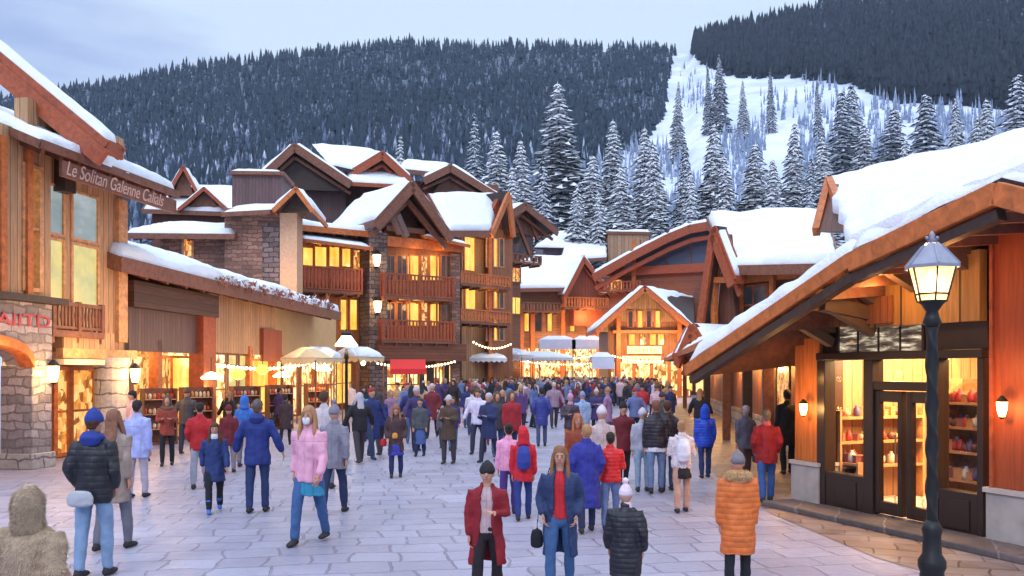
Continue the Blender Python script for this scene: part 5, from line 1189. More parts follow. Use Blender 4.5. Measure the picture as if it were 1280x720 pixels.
# shaded lamps hanging off the long shop
for i, (px, py, d, l) in enumerate(((264, 472, 30, 'cream cone lamp hanging by the red brown post of the long shop'), (328, 462, 34, 'amber paper lantern hanging under the brown shutter'), (352, 470, 36, 'round amber lantern right of the brown shutter'), (298, 468, 32, 'little amber lantern before the tall green shop panes'), (404, 462, 37, 'broad glowing lantern under the cream canopies'))):
    p = at(px, py, d); t = tag(empty('hanging_lamp', p, 0), l, 'lamp', 'lamps hanging before the long shop')
    if i % 2 == 0: MB().lathe([(.03, .2), (.14, .16), (.36, 0), (.33, -.05), (.1, -.06)], 14).build('shade', BULBW, t, True)
    else: MB().ball((0, 0, 0), (.26, .26, .2), 12, 8).build('shade', glow('paper_amber', (1, .42, .08), 1.6, False), t, True)
    MB().tube([(0, 0, .15), (0, 0, .7)], .012, 6).build('cord', IRON, t)
    point('warm_light', p-Vector((0, 0, .35)), 18, (1, .6, .25), .15)
# racks and stands of goods outside the long shop
for i, (px, d) in enumerate(((292, 31), (336, 34), (384, 38), (182, 26.8), (230, 29))):
    w_ = cw(px, d)+Vector((.4, 0, 0)); t = tag(empty('display_stand', w_, R(38)), 'display stand stacked with colourful goods outside the long shop, number %s from the corner column' % ('first second third fourth fifth sixth seventh'.split()[(2, 3, 4, 0, 1)[i]]), 'display stand', 'stands outside the long shop')
    t['label'] = 'display stand of colourful goods outside the long shop, %s from the corner column' % ('first second third fourth fifth sixth seventh'.split()[(2, 3, 4, 0, 1)[i]])
    MB().box(-.5, .5, -.22, .22, .0, .08).box(-.5, -.46, -.2, .2, .08, 1.7).box(.46, .5, -.2, .2, .08, 1.7).box(-.46, .46, .17, .2, .08, 1.7).build('rack_frame', W_BROWNG, t)
    for z in (.45, .9, 1.35):
        sh = MB().box(-.46, .46, -.2, .17, z, z+.03).build('shelf', W_LIGHTG, t)
        gg = MB()
        for k in range(7): x = -.4+k*.13; gg.ball((x, -.05, z+.11), (.055, .07, .08+.03*rnd.random()), 7, 5, mi=rnd.randrange(4))
        gg.build('goods', [GM[0], GM[3], GM[5], GM[1]], sh)
# raised walk along the right hand shops with its kerb
ap = [Vector(((830-640)/F*62, 62, 0)), Vector(((895-640)/F*18.5, 18.5, 0)), Vector(((965-640)/F*13.6, 13.6, 0)), Vector((4.3, 10.4, 0)), Vector((6.2, 4.5, 0)), Vector((12, 4.5, 0)), Vector((15, 62, 0))]
m = MB(); m.quad(*[p+Vector((0, 0, .006)) for p in ap]); sw = m.build('sidewalk', side_mat()); tag(sw, kind='structure')
# ================================================================== PEOPLE
def cloth(name, kind='plain'):
    if name in MATS: return MATS[name]
    m, N, L, P = newmat(name); oi = nn(N, 'ObjectInfo'); t = nn(N, 'TexCoord')
    n = nn(N, 'TexNoise', Scale=9.0 if kind != 'fur' else 16.0, Detail=5.0, Distortion=.4); L.new(t.outputs['Object'], n.inputs['Vector'])
    if kind == 'quilt': mp = nn(N, 'Mapping'); mp.inputs['Scale'].default_value = (.25, .25, 1)
    dk = nn(N, 'HueSaturation', Value=.62); L.new(oi.outputs['Color'], dk.inputs['Color']); lt = nn(N, 'HueSaturation', Value=1.3); L.new(oi.outputs['Color'], lt.inputs['Color'])
    L.new(mix(N, L, n.outputs['Fac'], dk.outputs[0], lt.outputs[0]), P.inputs['Base Color']); P.inputs['Roughness'].default_value = .8 if kind != 'quilt' else .5
    h = n.outputs['Fac']
    if kind == 'plain':    # stitched seams: yoke, centre line, side panels
        s = nn(N, 'SeparateXYZ'); L.new(t.outputs['Object'], s.inputs[0]); xa = mth(N, L, 'ABSOLUTE', s.outputs[0])
        sm1 = mth(N, L, 'LESS_THAN', mth(N, L, 'ABSOLUTE', mth(N, L, 'SUBTRACT', s.outputs[2], 1.31)), .005); sm2 = mth(N, L, 'LESS_THAN', xa, .0045); sm3 = mth(N, L, 'LESS_THAN', mth(N, L, 'ABSOLUTE', mth(N, L, 'SUBTRACT', xa, .11)), .004)
        sm = mth(N, L, 'MAXIMUM', sm1, mth(N, L, 'MAXIMUM', sm2, sm3)); old = P.inputs['Base Color'].links[0].from_socket
        L.new(mix(N, L, mth(N, L, 'MULTIPLY', sm, .22), old, (.01, .01, .015)), P.inputs['Base Color']); h = mth(N, L, 'SUBTRACT', h, mth(N, L, 'MULTIPLY', sm, .6))
    if kind == 'quilt':
        s = nn(N, 'SeparateXYZ'); L.new(t.outputs['Object'], s.inputs[0]); wv = mth(N, L, 'ABSOLUTE', mth(N, L, 'SINE', mth(N, L, 'MULTIPLY', s.outputs[2], 46))); h = mth(N, L, 'ADD', mth(N, L, 'POWER', wv, .5), mth(N, L, 'MULTIPLY', n.outputs['Fac'], .5))
    if kind == 'denim': P.inputs['Roughness'].default_value = .85
    bump(N, L, h, P, {'fur': .9, 'quilt': .32}.get(kind, .6), .02); MATS[name] = m; return m
KNIT = cloth('knit', 'knit')
CLOTH, QUILT, FUR, DENIM = cloth('cloth'), cloth('quilted_cloth', 'quilt'), cloth('fur', 'fur'), cloth('denim', 'denim')
SKIN = plain('skin', (.55, .27, .18), .55, 0, .08, 8, .05); HAIR = cloth('hair', 'fur')
DARKEYE = plain('eye_dark', (.03, .02, .02), .3, 0, .1, 3, 0); LIP = plain('lip', (.45, .12, .10), .5, 0, .1, 3, 0)
SHOE = plain('shoe_leather', (.03, .022, .02), .5, 0, .3, 10)
def ramp_mat(name, cols, k):
    m, N, L, P = newmat(name); oi = nn(N, 'ObjectInfo'); r = nn(N, 'ValToRGB'); r.color_ramp.interpolation = 'CONSTANT'; cr = r.color_ramp
    cr.elements[0].color = (*cols[0], 1); cr.elements[0].position = 0; cr.elements[1].position = 1/len(cols); cr.elements[1].color = (*cols[1], 1)
    for i, c in enumerate(cols[2:], 2): e = cr.elements.new(i/len(cols)); e.color = (*c, 1)
    L.new(mth(N, L, 'FRACT', mth(N, L, 'MULTIPLY', oi.outputs['Random'], k)), r.inputs[0]); L.new(r.outputs[0], P.inputs['Base Color']); P.inputs['Roughness'].default_value = .85; return m
R_TROUS = ramp_mat('crowd_trousers', [(.02, .02, .03), (.03, .05, .12), (.06, .10, .22), (.05, .04, .05), (.12, .11, .13), (.03, .03, .06)], 7.3)
R_HAIR = ramp_mat('crowd_hair', [(.03, .02, .015), (.12, .06, .03), (.35, .2, .1), (.02, .02, .03), (.5, .45, .5), (.3, .03, .04), (.05, .04, .05)], 13.7)
R_COAT = cloth('crowd_coat')
def etube(m, pts, seg=12, flat=False):
    """pts: (x,y,z, rx, ry) rings; closed, with rounded ends"""
    P = [Vector(p[:3]) for p in pts]; n = len(P)
    def ring(c, d, rx, ry):
        ref = Vector((1, 0, 0)); a = (ref-d*ref.dot(d)); a = a.normalized() if a.length > .2 else Vector((0, 0, 1)).cross(d).normalized(); b = d.cross(a)
        return [tuple(c+a*rx*math.cos(2*math.pi*k/seg)+b*ry*math.sin(2*math.pi*k/seg)) for k in range(seg)]
    rings = []
    for i in range(n):
        d = (P[min(i+1, n-1)]-P[max(i-1, 0)]).normalized(); rx, ry = pts[i][3], pts[i][4]; r = min(rx, ry)
        if i == 0 and not flat: rings.append(ring(P[0]-d*r*.55, d, rx*.45, ry*.45)); rings.append(ring(P[0]-d*r*.3, d, rx*.8, ry*.8))
        rings.append(ring(P[i], d, rx, ry))
        if i == n-1: rings.append(ring(P[i]+d*r*.3, d, rx*.8, ry*.8)); rings.append(ring(P[i]+d*r*.55, d, rx*.45, ry*.45))
    n0 = len(m.v)
    for r in rings: m.v += r
    for i in range(len(rings)-1):
        for k in range(seg): k2 = (k+1) % seg; m.f.append((n0+i*seg+k, n0+i*seg+k2, n0+(i+1)*seg+k2, n0+(i+1)*seg+k)); m.m.append(0)
    m.f.append(tuple(n0+k for k in reversed(range(seg)))); m.f.append(tuple(n0+(len(rings)-1)*seg+k for k in range(seg))); m.m += [0, 0]
    return m
def remesh(m, voxel, smooth=3, wob=0):
    wob *= 2.0
    me = m.mesh('tmp', []); o = bpy.data.objects.new('tmp', me); COL.objects.link(o)
    r = o.modifiers.new('r', 'REMESH'); r.mode = 'VOXEL'; r.voxel_size = voxel; r.use_smooth_shade = True
    s = o.modifiers.new('s', 'SMOOTH'); s.factor = .5; s.iterations = smooth
    bpy.context.view_layer.update(); e = bpy.data.meshes.new_from_object(o.evaluated_get(bpy.context.evaluated_depsgraph_get()))
    bpy.data.objects.remove(o); bpy.data.meshes.remove(me)
    if wob:
        n = len(e.vertices); co = np.empty(n*3); e.vertices.foreach_get('co', co); co = co.reshape(-1, 3); nm = np.empty(n*3); e.vertices.foreach_get('normal', nm); nm = nm.reshape(-1, 3)
        sd = rnd.random()*50
        d = np.array([mnoise.noise(Vector((c[0]*7+sd, c[1]*7, c[2]*4.5)))+.5*mnoise.noise(Vector((c[0]*17+sd, c[1]*17, c[2]*13))) for c in co]); co += nm*(d*wob)[:, None]
        e.vertices.foreach_set('co', co.ravel()); e.update()
    return e
def pose(walk=.35, arms='walk', lean=0.0, bow=0.0):
    s = {}
    for sd, a in ((-1, walk), (1, -walk)):
        hip = Vector((sd*.095, 0, .92)); b = a*.55-(.25 if a < 0 else .02)*abs(walk)/.35 if walk else 0
        kn = hip+Vector((sd*.012, -math.sin(a)*.43, -math.cos(a)*.43)); an = kn+Vector((0, -math.sin(b)*.42, -math.cos(b)*.42)); s[('leg', sd)] = (hip, kn, an)
    low = min(s[('leg', sd)][2].z for sd in (-1, 1)); dz = .085-low
    for sd in (-1, 1): s[('leg', sd)] = tuple(p+Vector((0, 0, dz)) for p in s[('leg', sd)])
    s['dz'] = dz
    for sd in (-1, 1):
        sh = Vector((sd*.172, 0, 1.40+dz)); am = arms if isinstance(arms, str) else arms[0 if sd < 0 else 1]; sw = .35*sd*(walk/.35 if walk else 0)
        if am == 'walk': el = sh+Vector((sd*.055, -.26*math.sin(sw)+.02, -.27)); wr = el+Vector((sd*.0, -.24*math.sin(sw*.8+.35), -.22))
        elif am == 'pocket': el = sh+Vector((sd*.075, .06, -.26)); wr = el+Vector((-sd*.045, -.13, -.19))
        elif am == 'hold': el = sh+Vector((sd*.06, -.04, -.27)); wr = el+Vector((-sd*.12, -.20, .05))
        elif am == 'up': el = sh+Vector((sd*.07, -.10, -.23)); wr = el+Vector((-sd*.08, -.15, .17))
        elif am == 'out': el = sh+Vector((sd*.13, .0, -.23)); wr = el+Vector((sd*.06, -.09, -.22))
        elif am == 'down': el = sh+Vector((sd*.035, .01, -.28)); wr = el+Vector((0, -.05, -.25))
        s[('arm', sd)] = (sh, el, wr)
    return s
def g_body(s, hands=True, thin=1.0):
    m = MB(); dz = s['dz']
    etube(m, [(0, 0, .88+dz, .12, .085), (0, 0, .98+dz, .135, .09), (0, 0, 1.12+dz, .115, .08), (0, 0, 1.3+dz, .14, .09), (0, 0, 1.4+dz, .12, .07), (0, .0, 1.46+dz, .055, .055), (0, -.005, 1.56+dz, .05, .052)])
    etube(m, [(0, -.028, 1.53+dz, .040, .045), (0, -.018, 1.56+dz, .058, .072), (0, -.004, 1.61+dz, .070, .090), (0, .002, 1.665+dz, .074, .096), (0, .006, 1.715+dz, .060, .080), (0, .008, 1.742+dz, .033, .045)], 14)
    etube(m, [(0, -.092, 1.645+dz, .008, .008), (0, -.110, 1.612+dz, .013, .014)], 8)      # nose
    for sd in (-1, 1):
        m.ball((sd*.076, .008, 1.625+dz), (.012, .022, .032), 8, 6)
        h, k, a = s[('leg', sd)]; etube(m, [(*h, .075, .08), (*h.lerp(k, .5), .068, .07), (*k, .05, .052), (*k.lerp(a, .4), .046, .05), (*a, .032, .034)])
        etube(m, [(a.x, a.y+.04, a.z-.045, .032, .03), (a.x, a.y-.13, a.z-.055, .036, .022)])
        sh, e, w_ = s[('arm', sd)]; etube(m, [(sh.x*.9, sh.y, sh.z-.012, .040, .042), (*sh.lerp(e, .5), .042, .042), (*e, .036, .036), (*e.lerp(w_, .4), .034, .034), (*w_, .023, .026)])
        if hands:
            d = (w_-e).normalized(); lat = Vector((0, 1, 0)).cross(d); lat = Vector((0, -1, 0)) - d*Vector((0, -1, 0)).dot(d); lat = lat.normalized(); inn = d.cross(lat).normalized()
            if inn.x*sd > 0: inn = -inn
            pc = w_+d*.075
            # palm as a flat loft: wide along lat, thin along inn
            P = []
            for t_, hw_ in ((.0, .024), (.03, .034), (.06, .040), (.088, .040)):
                c = w_+d*(t_+.01)
                for o_, r_ in ((-.66, .014), (0, .015), (.66, .014)): P.append((c+lat*hw_*o_, r_))
            for k3 in range(3): m_pts = [P[j*3+k3] for j in range(4)]; etube(m, [(*p, r_+.003, r_+.001) for p, r_ in m_pts], 8)
            for fi, (o_, ln) in enumerate(((.036, .066), (.0125, .078), (-.0125, .072), (-.036, .055))):
                b0 = w_+d*.098+lat*o_; c1 = b0+d*ln*.5+inn*.008+lat*o_*.22; c2 = c1+d*ln*.32+inn*.024; c3 = c2+d*ln*.1+inn*.022
                etube(m, [(*b0, .0092, .0092), (*c1, .0088, .0088), (*c2, .008, .008), (*c3, .0065, .0065)], 7)
            b0 = w_+d*.028+lat*.026; c1 = b0+lat*.028+d*.026+inn*.010; c2 = c1+lat*.006+d*.032+inn*.010; etube(m, [(*b0, .013, .013), (*c1, .0105, .0105), (*c2, .0085, .0085)], 7)
        else: d = (w_-e).normalized(); etube(m, [(*w_, .026, .028), (*(w_+d*.08), .034, .024), (*(w_+d*.15), .022, .018)], 8)
    return m
def shell(m, rings, gaps, th=.030, seg=26):
    """an open garment: a curved sheet with thickness that leaves a gap at the front; rings (cx,cy,z,rx,ry), gaps half angle"""
    n0 = len(m.v); n = len(rings)
    for (cx, cy_, z, rx, ry), g in zip(rings, gaps):
        for s_ in (0, 1):
            for k in range(seg+1):
                a = -math.pi/2+g+(2*math.pi-2*g)*k/seg; q = th*s_; m.v.append((cx+(rx-q)*math.cos(a), cy_+(ry-q)*math.sin(a), z))
    W = 2*(seg+1); f = []
    for i in range(n-1):
        a, b = n0+i*W, n0+(i+1)*W
        for k in range(seg): f.append((a+k, a+k+1, b+k+1, b+k)); f.append((a+seg+1+k+1, a+seg+1+k, b+seg+1+k, b+seg+1+k+1))
        f.append((a, b, b+seg+1, a+seg+1)); f.append((a+seg, a+2*seg+1, b+2*seg+1, b+seg))
    for k in range(seg): a = n0; f.append((a+k, a+seg+1+k, a+seg+2+k, a+k+1)); a = n0+(n-1)*W; f.append((a+k, a+k+1, a+seg+2+k, a+seg+1+k))
    m.f += f; m.m += [0]*len(f); return m
def g_coat(s, hem=.80, puff=0.0, flare=0.0, open_=False, sleeve=1.0):
    m = MB(); dz = s['dz']; p = puff; hem2 = hem+dz
    top = [(0, 0, 1.30+dz, .168+p, .118+p), (0, 0, 1.375+dz, .158+p*.8, .102+p*.8), (0, .003, 1.435+dz, .108+p*.5, .082+p*.4), (0, .006, 1.475+dz, .074+p*.2, .070+p*.2), (0, .004, 1.515+dz, .070+p*.2, .070+p*.2)]
    if open_:
        R_ = [(0, .012, hem2, .205+flare, .155+flare), (0, .010, hem2+(.98-hem)*.5, .185+p*.5+flare*.5, .140+p*.5), (0, .006, .98+dz, .168+p, .128+p), (0, .004, 1.10+dz, .158+p, .122+p)]+[(a_, b_, c_, d_+.012, e_+.012) for a_, b_, c_, d_, e_ in top]
        shell(m, R_, [.72, .60, .46, .40, .40, .42, .5, .6, .7], .032)
    elif hem < .75:
        etube(m, [(0, .006, hem2, .188+flare+p*.3, .142+flare+p*.3), (0, .004, hem2+(.98-hem)*.5, .176+flare*.5+p*.8, .132+p*.8+flare*.4), (0, 0, 1.0+dz, .158+p, .116+p), (0, 0, 1.12+dz, .148+p, .112+p)]+top, 18, True)
    else:
        etube(m, [(0, 0, hem2, .162+p*.6+flare, .126+p*.6+flare*.5), (0, 0, hem2+.06, .162+p+flare*.8, .124+p), (0, 0, 1.08+dz, .149+p, .114+p)]+top, 18, True)
    for sd in (-1, 1):
        sh, e, w_ = s[('arm', sd)]; q = p*.55
        etube(m, [(sh.x*.70, sh.y, sh.z-.008, .058+q, .064+q), (sh.x*1.02, sh.y, sh.z-.004, .060+q, .066+q), (*sh.lerp(e, .30), .058+q, .064+q), (*e, .049+q, .053+q), (*e.lerp(w_, .55), .045+q, .048+q), (*e.lerp(w_, sleeve*.94), .045+q*.5, .046+q*.5)], 12)
    return m
def g_legs(s, loose=0.0, skirt=0, lo=1.0):
    m = MB(); dz = s['dz']
    etube(m, [(0, 0, .84+dz, .13, .095), (0, 0, .94+dz, .148, .105), (0, 0, 1.02+dz, .138, .10)], 14)
    for sd in (-1, 1):
        h, k, a = s[('leg', sd)]; a2 = k.lerp(a, lo)
        etube(m, [(h.x*.85, h.y, h.z, .088, .098), (*h.lerp(k, .5), .083+loose*.5, .088+loose*.5), (*k, .064+loose, .068+loose), (*k.lerp(a, .5), .062+loose, .066+loose), (*(k.lerp(a, lo*.97)), .052+loose, .056+loose)], 12)
    return m
def g_shoes(s, boot=0.0, sides=(-1, 1)):
    m = MB()
    for sd in sides:
        h, k, a = s[('leg', sd)]; z = a.z-.085
        etube(m, [(a.x, a.y+.055, z+.045, .040, .042), (a.x, a.y-.02, z+.048, .043, .046), (a.x, a.y-.12, z+.036, .047, .034), (a.x, a.y-.165, z+.03, .038, .026)], 10)
        etube(m, [(a.x, a.y+.015, z+.05, .044, .05), (*a, .045, .052), (*a.lerp(k, .06+boot), .050+boot*.05, .056+boot*.05)], 10)
    return m
def g_head(s, kind):
    m = MB(); dz = s['dz']; Z = lambda z: z+dz
    if kind in ('short', 'long', 'bun'):
        m.ball((0, .010, Z(1.690)), (.087, .101, .088), 14, 10); m.ball((0, .030, Z(1.66)), (.084, .088, .090), 14, 10)
        etube(m, [(0, .062, Z(1.66), .068, .045), (0, .060, Z(1.58), .056, .032)], 10)
        if kind == 'long':
            etube(m, [(0, .062, Z(1.65), .080, .042), (0, .075, Z(1.52), .085, .040), (0, .095, Z(1.40), .095, .035), (0, .11, Z(1.30), .07, .025)], 12)
            for sd in (-1, 1): etube(m, [(sd*.078, .005, Z(1.67), .022, .05), (sd*.090, -.02, Z(1.56), .026, .045), (sd*.10, -.055, Z(1.44), .032, .036), (sd*.10, -.075, Z(1.34), .02, .022)], 8)
        if kind == 'bun': m.ball((0, .10, Z(1.72)), .045, 10, 8)
    elif kind == 'beanie':
        etube(m, [(0, .008, Z(1.665), .088, .104), (0, .010, Z(1.71), .086, .102), (0, .014, Z(1.76), .060, .072), (0, .016, Z(1.785), .03, .036)], 14)
        etube(m, [(0, .006, Z(1.655), .094, .110), (0, .006, Z(1.69), .094, .110)], 14)
    elif kind == 'pom':
        etube(m, [(0, .008, Z(1.66), .094, .110), (0, .010, Z(1.71), .088, .102), (0, .014, Z(1.77), .060, .072), (0, .016, Z(1.80), .03, .036)], 14); m.ball((0, .016, Z(1.84)), .045, 10, 8)
    elif kind == 'cap':
        etube(m, [(0, .008, Z(1.67), .082, .100), (0, .010, Z(1.71), .082, .098), (0, .012, Z(1.745), .062, .075), (0, .012, Z(1.765), .03, .036)], 14)
        etube(m, [(0, -.09, Z(1.685), .065, .012), (0, -.155, Z(1.672), .045, .008)], 10) if False else m.box(-.06, .06, -.165, -.06, Z(1.675), Z(1.688))
    elif kind == 'hood':
        etube(m, [(0, .045, Z(1.46), .12, .10), (0, .045, Z(1.55), .115, .095), (0, .035, Z(1.65), .112, .110), (0, .030, Z(1.72), .098, .10), (0, .03, Z(1.775), .055, .06)], 14)
    elif kind == 'hooddown':
        etube(m, [(0, .085, Z(1.42), .105, .05), (0, .105, Z(1.48), .11, .06), (0, .085, Z(1.53), .09, .04)], 12)
        for sd in (-1, 1): etube(m, [(sd*.085, .06, Z(1.49), .035, .045), (sd*.085, -.03, Z(1.465), .028, .035)], 8)
    elif kind == 'scarf':
        etube(m, [(0, 0, Z(1.465), .092, .088), (0, -.005, Z(1.50), .090, .088), (0, -.005, Z(1.53), .078, .080)], 14)
    elif kind == 'mask':
        etube(m, [(0, -.075, Z(1.545), .045, .03), (0, -.082, Z(1.59), .055, .028), (0, -.085, Z(1.615), .05, .02)], 10)
    elif kind == 'furcollar':
        for k in range(11):
            a = math.pi*2*k/11; m.ball((.115*math.sin(a), .03+.10*math.cos(a), Z(1.465)+.035*math.cos(a)), (.062, .055, .05), 8, 6)
    return m
def part(name, me, mat, parent, col=None):
    me.name = name; me.materials.clear(); me.materials.append(mat); o = bpy.data.objects.new(name, me); COL.objects.link(o); o.parent = parent
    if col: o.color = (*col, 1)
    return o
def tufts(me, n, ln, rg, wd=.012, down=.6):
    """short strands of fur standing off a garment surface"""
    v = []; f = []; npoly = len(me.polygons)
    for i in range(n):
        p = me.polygons[rg.randrange(npoly)]; c = p.center; nr = p.normal; d = (nr*.8+Vector((rg.gauss(0, .35), rg.gauss(0, .35), -down+rg.gauss(0, .3)))).normalized(); s_ = d.cross(nr); s_ = s_.normalized()*wd if s_.length > 1e-3 else Vector((wd, 0, 0)); L_ = ln*rg.uniform(.6, 1.3)
        n0 = len(v); q = c-nr*.004; v += [tuple(q-s_), tuple(q+s_), tuple(q+d*L_+nr*.004)]; f.append((n0, n0+1, n0+2))
    r = bpy.data.meshes.new('fur'); r.from_pydata(v, [], f); r.update(); return r
CACHE = {}
def person(px, d, rz, h, label, coat, legs, head, walk=.3, arms='walk', hem=.80, puff=.012, flare=0, open_=False, cmat=None, skirt=None, shoes=(.03, .025, .03), boot=0, extras=(), shirt=None, near=True, x=None, group='people walking in the street', face=True, loose=.004, lo=1.0, hair=None, wide=1.0):
    """rz in degrees: 0 looks at the camera, 180 walks away from it. head: list of (kind, colour)"""
    X_ = (px-640)/F*d if x is None else x
    t = empty('person', (X_, d, 0), R(rz), label, 'person', group); k = h/1.75; t.scale = (k*wide, k*wide, k)
    s = pose(walk, arms); vb = .0085 if d < 11 else (.011 if d < 16 else .022); vc = .016 if d < 16 else .024
    key = (round(walk, 2), arms if isinstance(arms, str) else tuple(arms), vb)
    if key not in CACHE: CACHE[key] = remesh(g_body(s, d < 16), vb, 2)
    bme = CACHE[key]; bme.name = 'body'
    if not bme.materials: bme.materials.append(SKIN)
    b = bpy.data.objects.new('body', bme); COL.objects.link(b); b.parent = t; dz = s['dz']
    part('coat', remesh(g_coat(s, hem, puff, flare, open_), vc, 2, .010 if d < 25 else .006), cmat or (QUILT if puff > .02 else CLOTH), t, coat)
    part('trousers', remesh(g_legs(s, loose, 0, lo), vc, 2, .006), DENIM, t, legs)
    for sd in (-1, 1): part('shoe', remesh(g_shoes(s, boot, (sd,)), .012 if d < 22 else .022, 1), KNIT, t, shoes)
    for kd, col in head: part({'short': 'hair', 'long': 'hair', 'bun': 'hair', 'pom': 'hat', 'beanie': 'hat', 'hooddown': 'hood', 'furcollar': 'fur_collar'}.get(kd, kd), remesh(g_head(s, kd), .011 if d < 16 else .018, 1, .006 if kd in ('short', 'long', 'furcollar', 'hood') else 0), HAIR if kd in ('short', 'long', 'bun', 'furcollar') else KNIT, t, col)
    if skirt:
        z0, z1, c = skirt; m = MB(); etube(m, [(0, 0, z0+dz, .20, .16), (0, 0, (z0+z1)/2+dz, .18, .14), (0, 0, z1+dz, .15, .112)], 18, True); part('skirt', remesh(m, vc, 1, .012), CLOTH, t, c)
    if shirt:
        m = MB(); etube(m, [(0, 0, .90+dz, .140, .112), (0, 0, 1.12+dz, .136, .106), (0, 0, 1.30+dz, .148, .112), (0, 0, 1.39+dz, .12, .09), (0, 0, 1.45+dz, .066, .066)], 16, True); 
        for (z, yy) in (): pass
        e = part('shirt', remesh(m, .014, 1, .004), CLOTH, t, shirt); pass
    if face and d < 16:
        for sd in (-1, 1): MB().ball((sd*.030, -.0905, 1.640+dz), (.010, .006, .0055), 8, 6).build('eye', DARKEYE, t, True); MB().tube([(sd*.016, -.099, 1.66+dz), (sd*.044, -.090, 1.664+dz)], .0035, 5).build('eyebrow', DARKEYE, t)
        MB().ball((0, -.0935, 1.578+dz), (.022, .008, .006), 10, 6).build('mouth', LIP, t, True)
    for ex in extras: ex(t, s, dz)
    return t
# carried things
def backpack(col, label):
    def f(t, s, dz):
        m = MB(); etube(m, [(0, .20, 1.02+dz, .125, .075), (0, .215, 1.12+dz, .135, .085), (0, .205, 1.3+dz, .125, .075), (0, .18, 1.40+dz, .10, .05)], 14)
        for sd in (-1, 1): etube(m, [(sd*.10, .14, 1.44+dz, .022, .012), (sd*.11, -.0, 1.49+dz, .022, .014), (sd*.115, -.145, 1.36+dz, .022, .012), (sd*.125, -.13, 1.2+dz, .02, .012), (sd*.15, .02, 1.08+dz, .018, .012)], 8)
        o = part('backpack', remesh(m, .014, 1), KNIT, None, col); o.matrix_world = Matrix.LocRotScale(t.location, t.rotation_euler, t.scale); tag(o, label, 'backpack')
    return f
def bag(col, label, off=(.27, .02, .80), sz=(.10, .05, .11), strap=True, nm='handbag', mat=None):
    def f(t, s, dz):
        m = MB(); x, y, z = off; etube(m, [(x, y, z-sz[2]+dz, sz[0]*.95, sz[1]), (x, y, z+dz, sz[0], sz[1]), (x, y, z+sz[2]*.8+dz, sz[0]*.8, sz[1]*.7)], 12)
        if strap: etube(m, [(x+.0, y, z+sz[2]+dz, .010, .010), (x*.9, y, z+(1.46-z)*.5+dz, .010, .010), (x*.45, y*.6, 1.50+dz, .010, .010)], 6)
        o = part(nm, remesh(m, .012, 1), mat or KNIT, None, col); o.matrix_world = Matrix.LocRotScale(t.location, t.rotation_euler, t.scale); tag(o, label, nm.replace('_', ' '))
    return f
def furtrim(n, col, ln=.03, wd=.004):
    def f(t, s, dz):
        rg = random.Random(5)
        for o in [o for o in t.children if o.name.startswith('fur_collar')]: part('fur', tufts(o.data, n, ln, rg, wd, .3), HAIR, o, col)
    return f
def furcoat(n, col, ln=.05, wd=.012):
    def f(t, s, dz):
        c = [o for o in t.children if o.name.startswith(('coat', 'fur_collar', 'hood'))]; rg = random.Random(3)
        for o in c: part('fur', tufts(o.data, n, ln, rg, wd, 1.1), HAIR, o, tuple(min(1, x*1.15) for x in col))
    return f
NAVY, ROYAL, BLACK, MAROON, RED, JEAN, LJEAN, GREYC, LAV, PINK, WHITEC, TEAL, BROWN, BEIGE, ORNG = (.018, .028, .11), (.02, .045, .28), (.012, .012, .018), (.16, .012, .02), (.50, .015, .02), (.04, .08, .22), (.22, .33, .50), (.16, .16, .20), (.42, .45, .80), (.80, .38, .52), (.75, .74, .80), (.03, .22, .36), (.10, .045, .025), (.45, .30, .18), (.75, .17, .03)
BH, DH, BLH = (.09, .035, .015), (.025, .015, .012), (.42, .22, .10)
person(118, 9.45, 178, 1.76, 'person in a black hooded jacket, royal blue hat and pale blue jeans walking away', BLACK, LJEAN, [('beanie', ROYAL), ('short', BH), ('hooddown', ROYAL)], .12, 'pocket', .78, .03, extras=(bag((.45, .45, .5), 'patterned grey waist bag worn behind by the black jacketed walker', (.05, .20, .86), (.15, .05, .07), False, 'waist_bag'),))
person(143, 10.9, 170, 1.72, 'person in a beige coat half hidden behind the walker with the blue hat', (.35, .26, .22), GREYC, [('long', (.28, .12, .07))], .2, 'walk', .6, .015)
person(40, 5.7, 165, 1.42, 'person in a shaggy beige fur coat, blond haired, at the near corner of the view', (.42, .30, .20), BLACK, [('hood', (.50, .36, .26))], .1, 'pocket', .5, .055, .03, cmat=FUR, extras=(furcoat(12000, (.44, .32, .22), .026, .0035),), wide=1.12)
person(172, 15.4, 178, 1.68, 'person in a lavender jacket with short dark hair standing near the corner column', LAV, (.50, .42, .50), [('short', DH)], .1, 'down', .72, .02, cmat=CLOTH)
person(209, 20.7, 15, 1.62, 'person in a reddish jacket with a brown fur hood by the long shop', (.30, .05, .03), BLACK, [('hood', (.12, .07, .05)), ('furcollar', (.14, .08, .05))], .15, 'hold', .75, .02)
person(250, 16.6, 190, 1.60, 'person in a bright red jacket with dark hair behind the child in navy', RED, (.35, .35, .42), [('short', DH)], .15, 'pocket', .78, .02)
person(268, 13.8, 20, 1.40, 'child in a navy coat with a white scarf and patterned blue boots', (.02, .04, .16), BLACK, [('scarf', WHITEC), ('long', BH)], .3, 'walk', .62, .015, .02, shoes=(.05, .16, .50), boot=.35)
person(286, 19.2, 185, 1.45, 'small person in a maroon coat and maroon hat next to the blue hooded one', MAROON, (.25, .22, .28), [('beanie', MAROON)], .1, 'down', .7, .02)
person(306, 20.5, 180, 1.62, 'person in a sky blue hooded jacket mostly behind the navy jacketed man', (.04, .16, .55), GREYC, [('hood', (.04, .16, .55))], .1, 'down', .75, .02)
person(322, 13.8, 182, 1.74, 'man in a navy jacket, grey cap and dark jeans seen from behind', (.018, .035, .20), (.02, .04, .13), [('cap', (.10, .12, .20)), ('short', (.14, .08, .06)), ('hooddown', (.018, .035, .20))], .10, 'out', .74, .035, .01, cmat=CLOTH)
